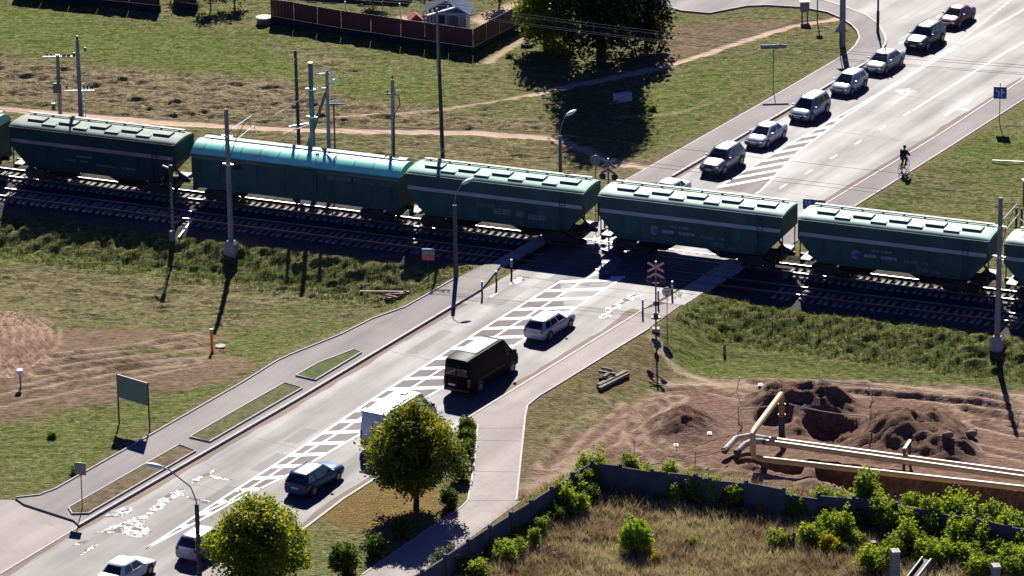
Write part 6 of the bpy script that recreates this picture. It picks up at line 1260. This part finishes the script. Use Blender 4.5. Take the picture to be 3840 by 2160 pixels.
for i, (px, py) in enumerate(posts):
    P = at(px, py); tag(MB().tube([(P.x, P.y, P.z-.3), (P.x+.03, P.y, P.z+1.15)], .025, 6).build('stake', OLDW), ['thin stake of the barrier tape nearest the concrete fence corner', 'thin tape stake on the churned soil left of the small heap', 'thin tape stake behind the curved pipe ends', 'thin tape stake behind the gas pipe riser', 'thin tape stake on the heap right of the riser', 'thin tape stake between the two big heaps', 'thin tape stake on the tracks left of the pipes', 'thin tape stake rising just behind the pipe bends'][i], 'stake')
for i, (a, c, sg, lb) in enumerate((((1600, 1148), (1700, 1096), .12, 'barrier tape between the fence corner and the small heap'), ((1700, 1096), (1857, 1036), .25, 'barrier tape sagging past the small heap to the riser'), ((1862, 1030), (1965, 1015), .06, 'barrier tape behind the riser'), ((1985, 1016), (2190, 1048), .15, 'barrier tape between the two big heaps'), ((1640, 1168), (1830, 1130), .1, 'barrier tape in front of the curved pipe ends'), ((2060, 955), (2185, 968), .05, 'barrier tape lying across the wheel ruts'))):
    p, q = at_h(a[0], a[1], .55), at_h(c[0], c[1], .55); b = MB(); rg = []
    for k in range(13):
        t = k/12; m_ = p.lerp(q, t)-Vector((0, 0, sg*4*t*(1-t))); w_ = .035+.01*math.sin(k*2.1); rg.append([(m_.x, m_.y-.004, m_.z-w_), (m_.x, m_.y+.004, m_.z-w_), (m_.x, m_.y+.004, m_.z+w_), (m_.x, m_.y-.004, m_.z+w_)])
    b.loft(rg); tag(b.build('barrier_tape', TAPE), lb, 'barrier tape')
for pl, lb in (([(1860, 948, 2.2), (1853, 985, 1.3), (1866, 1030, .7), (1858, 1060, .3)], 'white ribbon hanging from a thin pole left of the riser'), ([(2184, 968, 1.6), (2196, 1008, .6)], 'white ribbon right of the riser, upper one'), ([(2184, 1048, 1.0), (2192, 1078, .2)], 'white ribbon at the foot of the big soil heap')):
    base = at(pl[-1][0], pl[-1][1]); b = MB(); h = hgt(base, pl[0][1]); n = len(pl)
    b.tube([(base.x+(px-pl[-1][0])/36.5, base.y-.05*k, base.z+lerp(h, .05, k/(n-1))) for k, (px, py, z) in enumerate(pl)], .04, 6); tag(b.build('ribbon', WHT), lb, 'ribbon')
for i, (px, py, lb) in enumerate(((1912, 970, 'white scrap on the soil behind the riser'), (1784, 1092, 'white scrap left of the curved pipe ends'), (1700, 1122, 'white scrap on the churned soil near the fence'))):
    P = at(px, py); b = MB(); b.add([(P.x-.14, P.y-.2, P.z+.06), (P.x+.15, P.y-.24, P.z+.05), (P.x+.17, P.y+.2, P.z+.1), (P.x-.12, P.y+.22, P.z+.09), (P.x, P.y, P.z+.16)], [(0, 1, 4), (1, 2, 4), (2, 3, 4), (3, 0, 4)]); tag(b.build('plastic_scrap', WHT), lb, 'litter')
for i, (px, py, s, lb) in enumerate(((2443, 1096, .32, 'dark round boulder at the right foot of the big heap'), (2385, 1098, .28, 'small rock left of the dark boulder'), (2448, 1086, .2, 'small grey rock behind the dark boulder'), (2120, 1140, .3, 'rock at the edge of the pit in front of the heap'))):
    P = at(px, py); b = MB(); b.ico((0, 0, 0), s, 2, (1.2, .9, .8)); b.v = [(x*(1+.18*math.sin(9*y+i)), y*(1+.15*math.sin(8*z)), z*(1+.15*math.sin(7*x))) for x, y, z in b.v]; o = b.build('boulder', mat('boulder_grey', (.14, .11, .105), .9, 0, .3, 3, .4), None, True); o.location = P+Vector((0, 0, s*.4)); tag(o, lb, 'rock')
# concrete stumps and metal frame in the dry grass
def stump(px, top, label, w_=.45):
    P = Vector(atz(px, top+150, 0)); P.z = gz(P.x, P.y); h = hgt(P, top); r = thing('concrete_post', label, 'concrete post', P, .12); b = MB(); b.box(0, 0, h/2-.2, w_, .55, h+.3); b.build('shaft', POLEC, r, bevel=.02); b = MB(); b.box(0, 0, h-.02, w_*1.08, .62, .14); b.build('cap', mat('cap_concrete', (.32, .28, .27), .85, 0, .25, 4, .3), r, bevel=.02); b = MB(); b.tube([(.03, -.1, h+.04), (.06, .1, h+.2)], .012, 5); b.build('lifting_loop', WHT, r)
stump(2250, 1386, 'left grey concrete post with a capped top at the bottom edge'); stump(2502, 1423, 'right grey concrete post in the saplings at the bottom edge', .42)
P = at(2310, 1462); r = thing('steel_trough', 'dark steel trough leaning in the dry grass right of the left concrete post', 'trough', P, -.6); b = MB()
for s in (-.28, .28): q = MB(); q.bar((s, -1.1, .35), (s, 1.0, 1.05), .08, .22); q.build('side_rail', mat('trough_pale_steel', (.20, .18, .18), .5, .3), r)
b = MB(); b.bar((0, -1.1, .28), (0, 1.0, .98), .5, .05); b.build('base_plate', DKM, r); b = MB()
for y in (-.2, .75): b.bar((.2, y, .0), (.2, y, .75), .08, .08)
b.build('leg', DKM, r)
P = at(1990, 1372); r = thing('rubble_heap', 'black charred debris beside the low bright saplings', 'debris', P); b = MB()
for k in range(7): a = k*.9; b.bar((math.cos(a)*.35, math.sin(a)*.3, 0), (math.cos(a+2)*.2, math.sin(a+2)*.2, .55+.1*(k % 3)), .16, .1)
b.build('charred_board', SBLK, r)
P = at(2196, 1392); r = thing('barrel', 'short dark barrel stump in the dry grass', 'barrel', P); b = MB(); b.tube([(0, 0, -.1), (0, 0, .3), (0, 0, .75)], [.19, .22, .19], 14); b.build('drum', PIPD, r, 40)
# cut branches
BRN = mat('dead_branch', (.19, .12, .09), .9, 0, .35, 5); rg = random.Random(5)
for cx, cy, n, sp, lb in ((1345, 1395, 26, 1.3, 'heap of pale cut branches left of the lime-coloured shrub'), (1455, 1330, 26, 1.8, 'scattered dead branches behind the first heap, nearer the fence corner')):
    c = at(cx, cy); r = thing('branch_heap', lb, 'branches', c)
    for k in range(n):
        x, y = rg.gauss(0, sp*.6), rg.gauss(0, sp*.7); a = rg.uniform(-.8, .8); l = rg.uniform(.5, 1.3); z = gz(c.x+x, c.y+y)-c.z; b = MB(); b.tube([(x-l*math.cos(a)*.5, y-l*math.sin(a)*.5, z+.08), (x+.06, y+.05, z+rg.uniform(.15, .4)), (x+l*math.cos(a)*.5, y+l*math.sin(a)*.5, z+rg.uniform(.05, .3))], [.035, .028, .014], 5); b.build('branch', BRN, r)
# silver stone on the verge
P = at(1140, 1158); tag(MB().ico((P.x, P.y, P.z+.1), .28, 2, (1.1, .9, .5)).build('stone', CONC, None, True), 'pale stone beside the hedge bushes under the lime tree', 'stone')
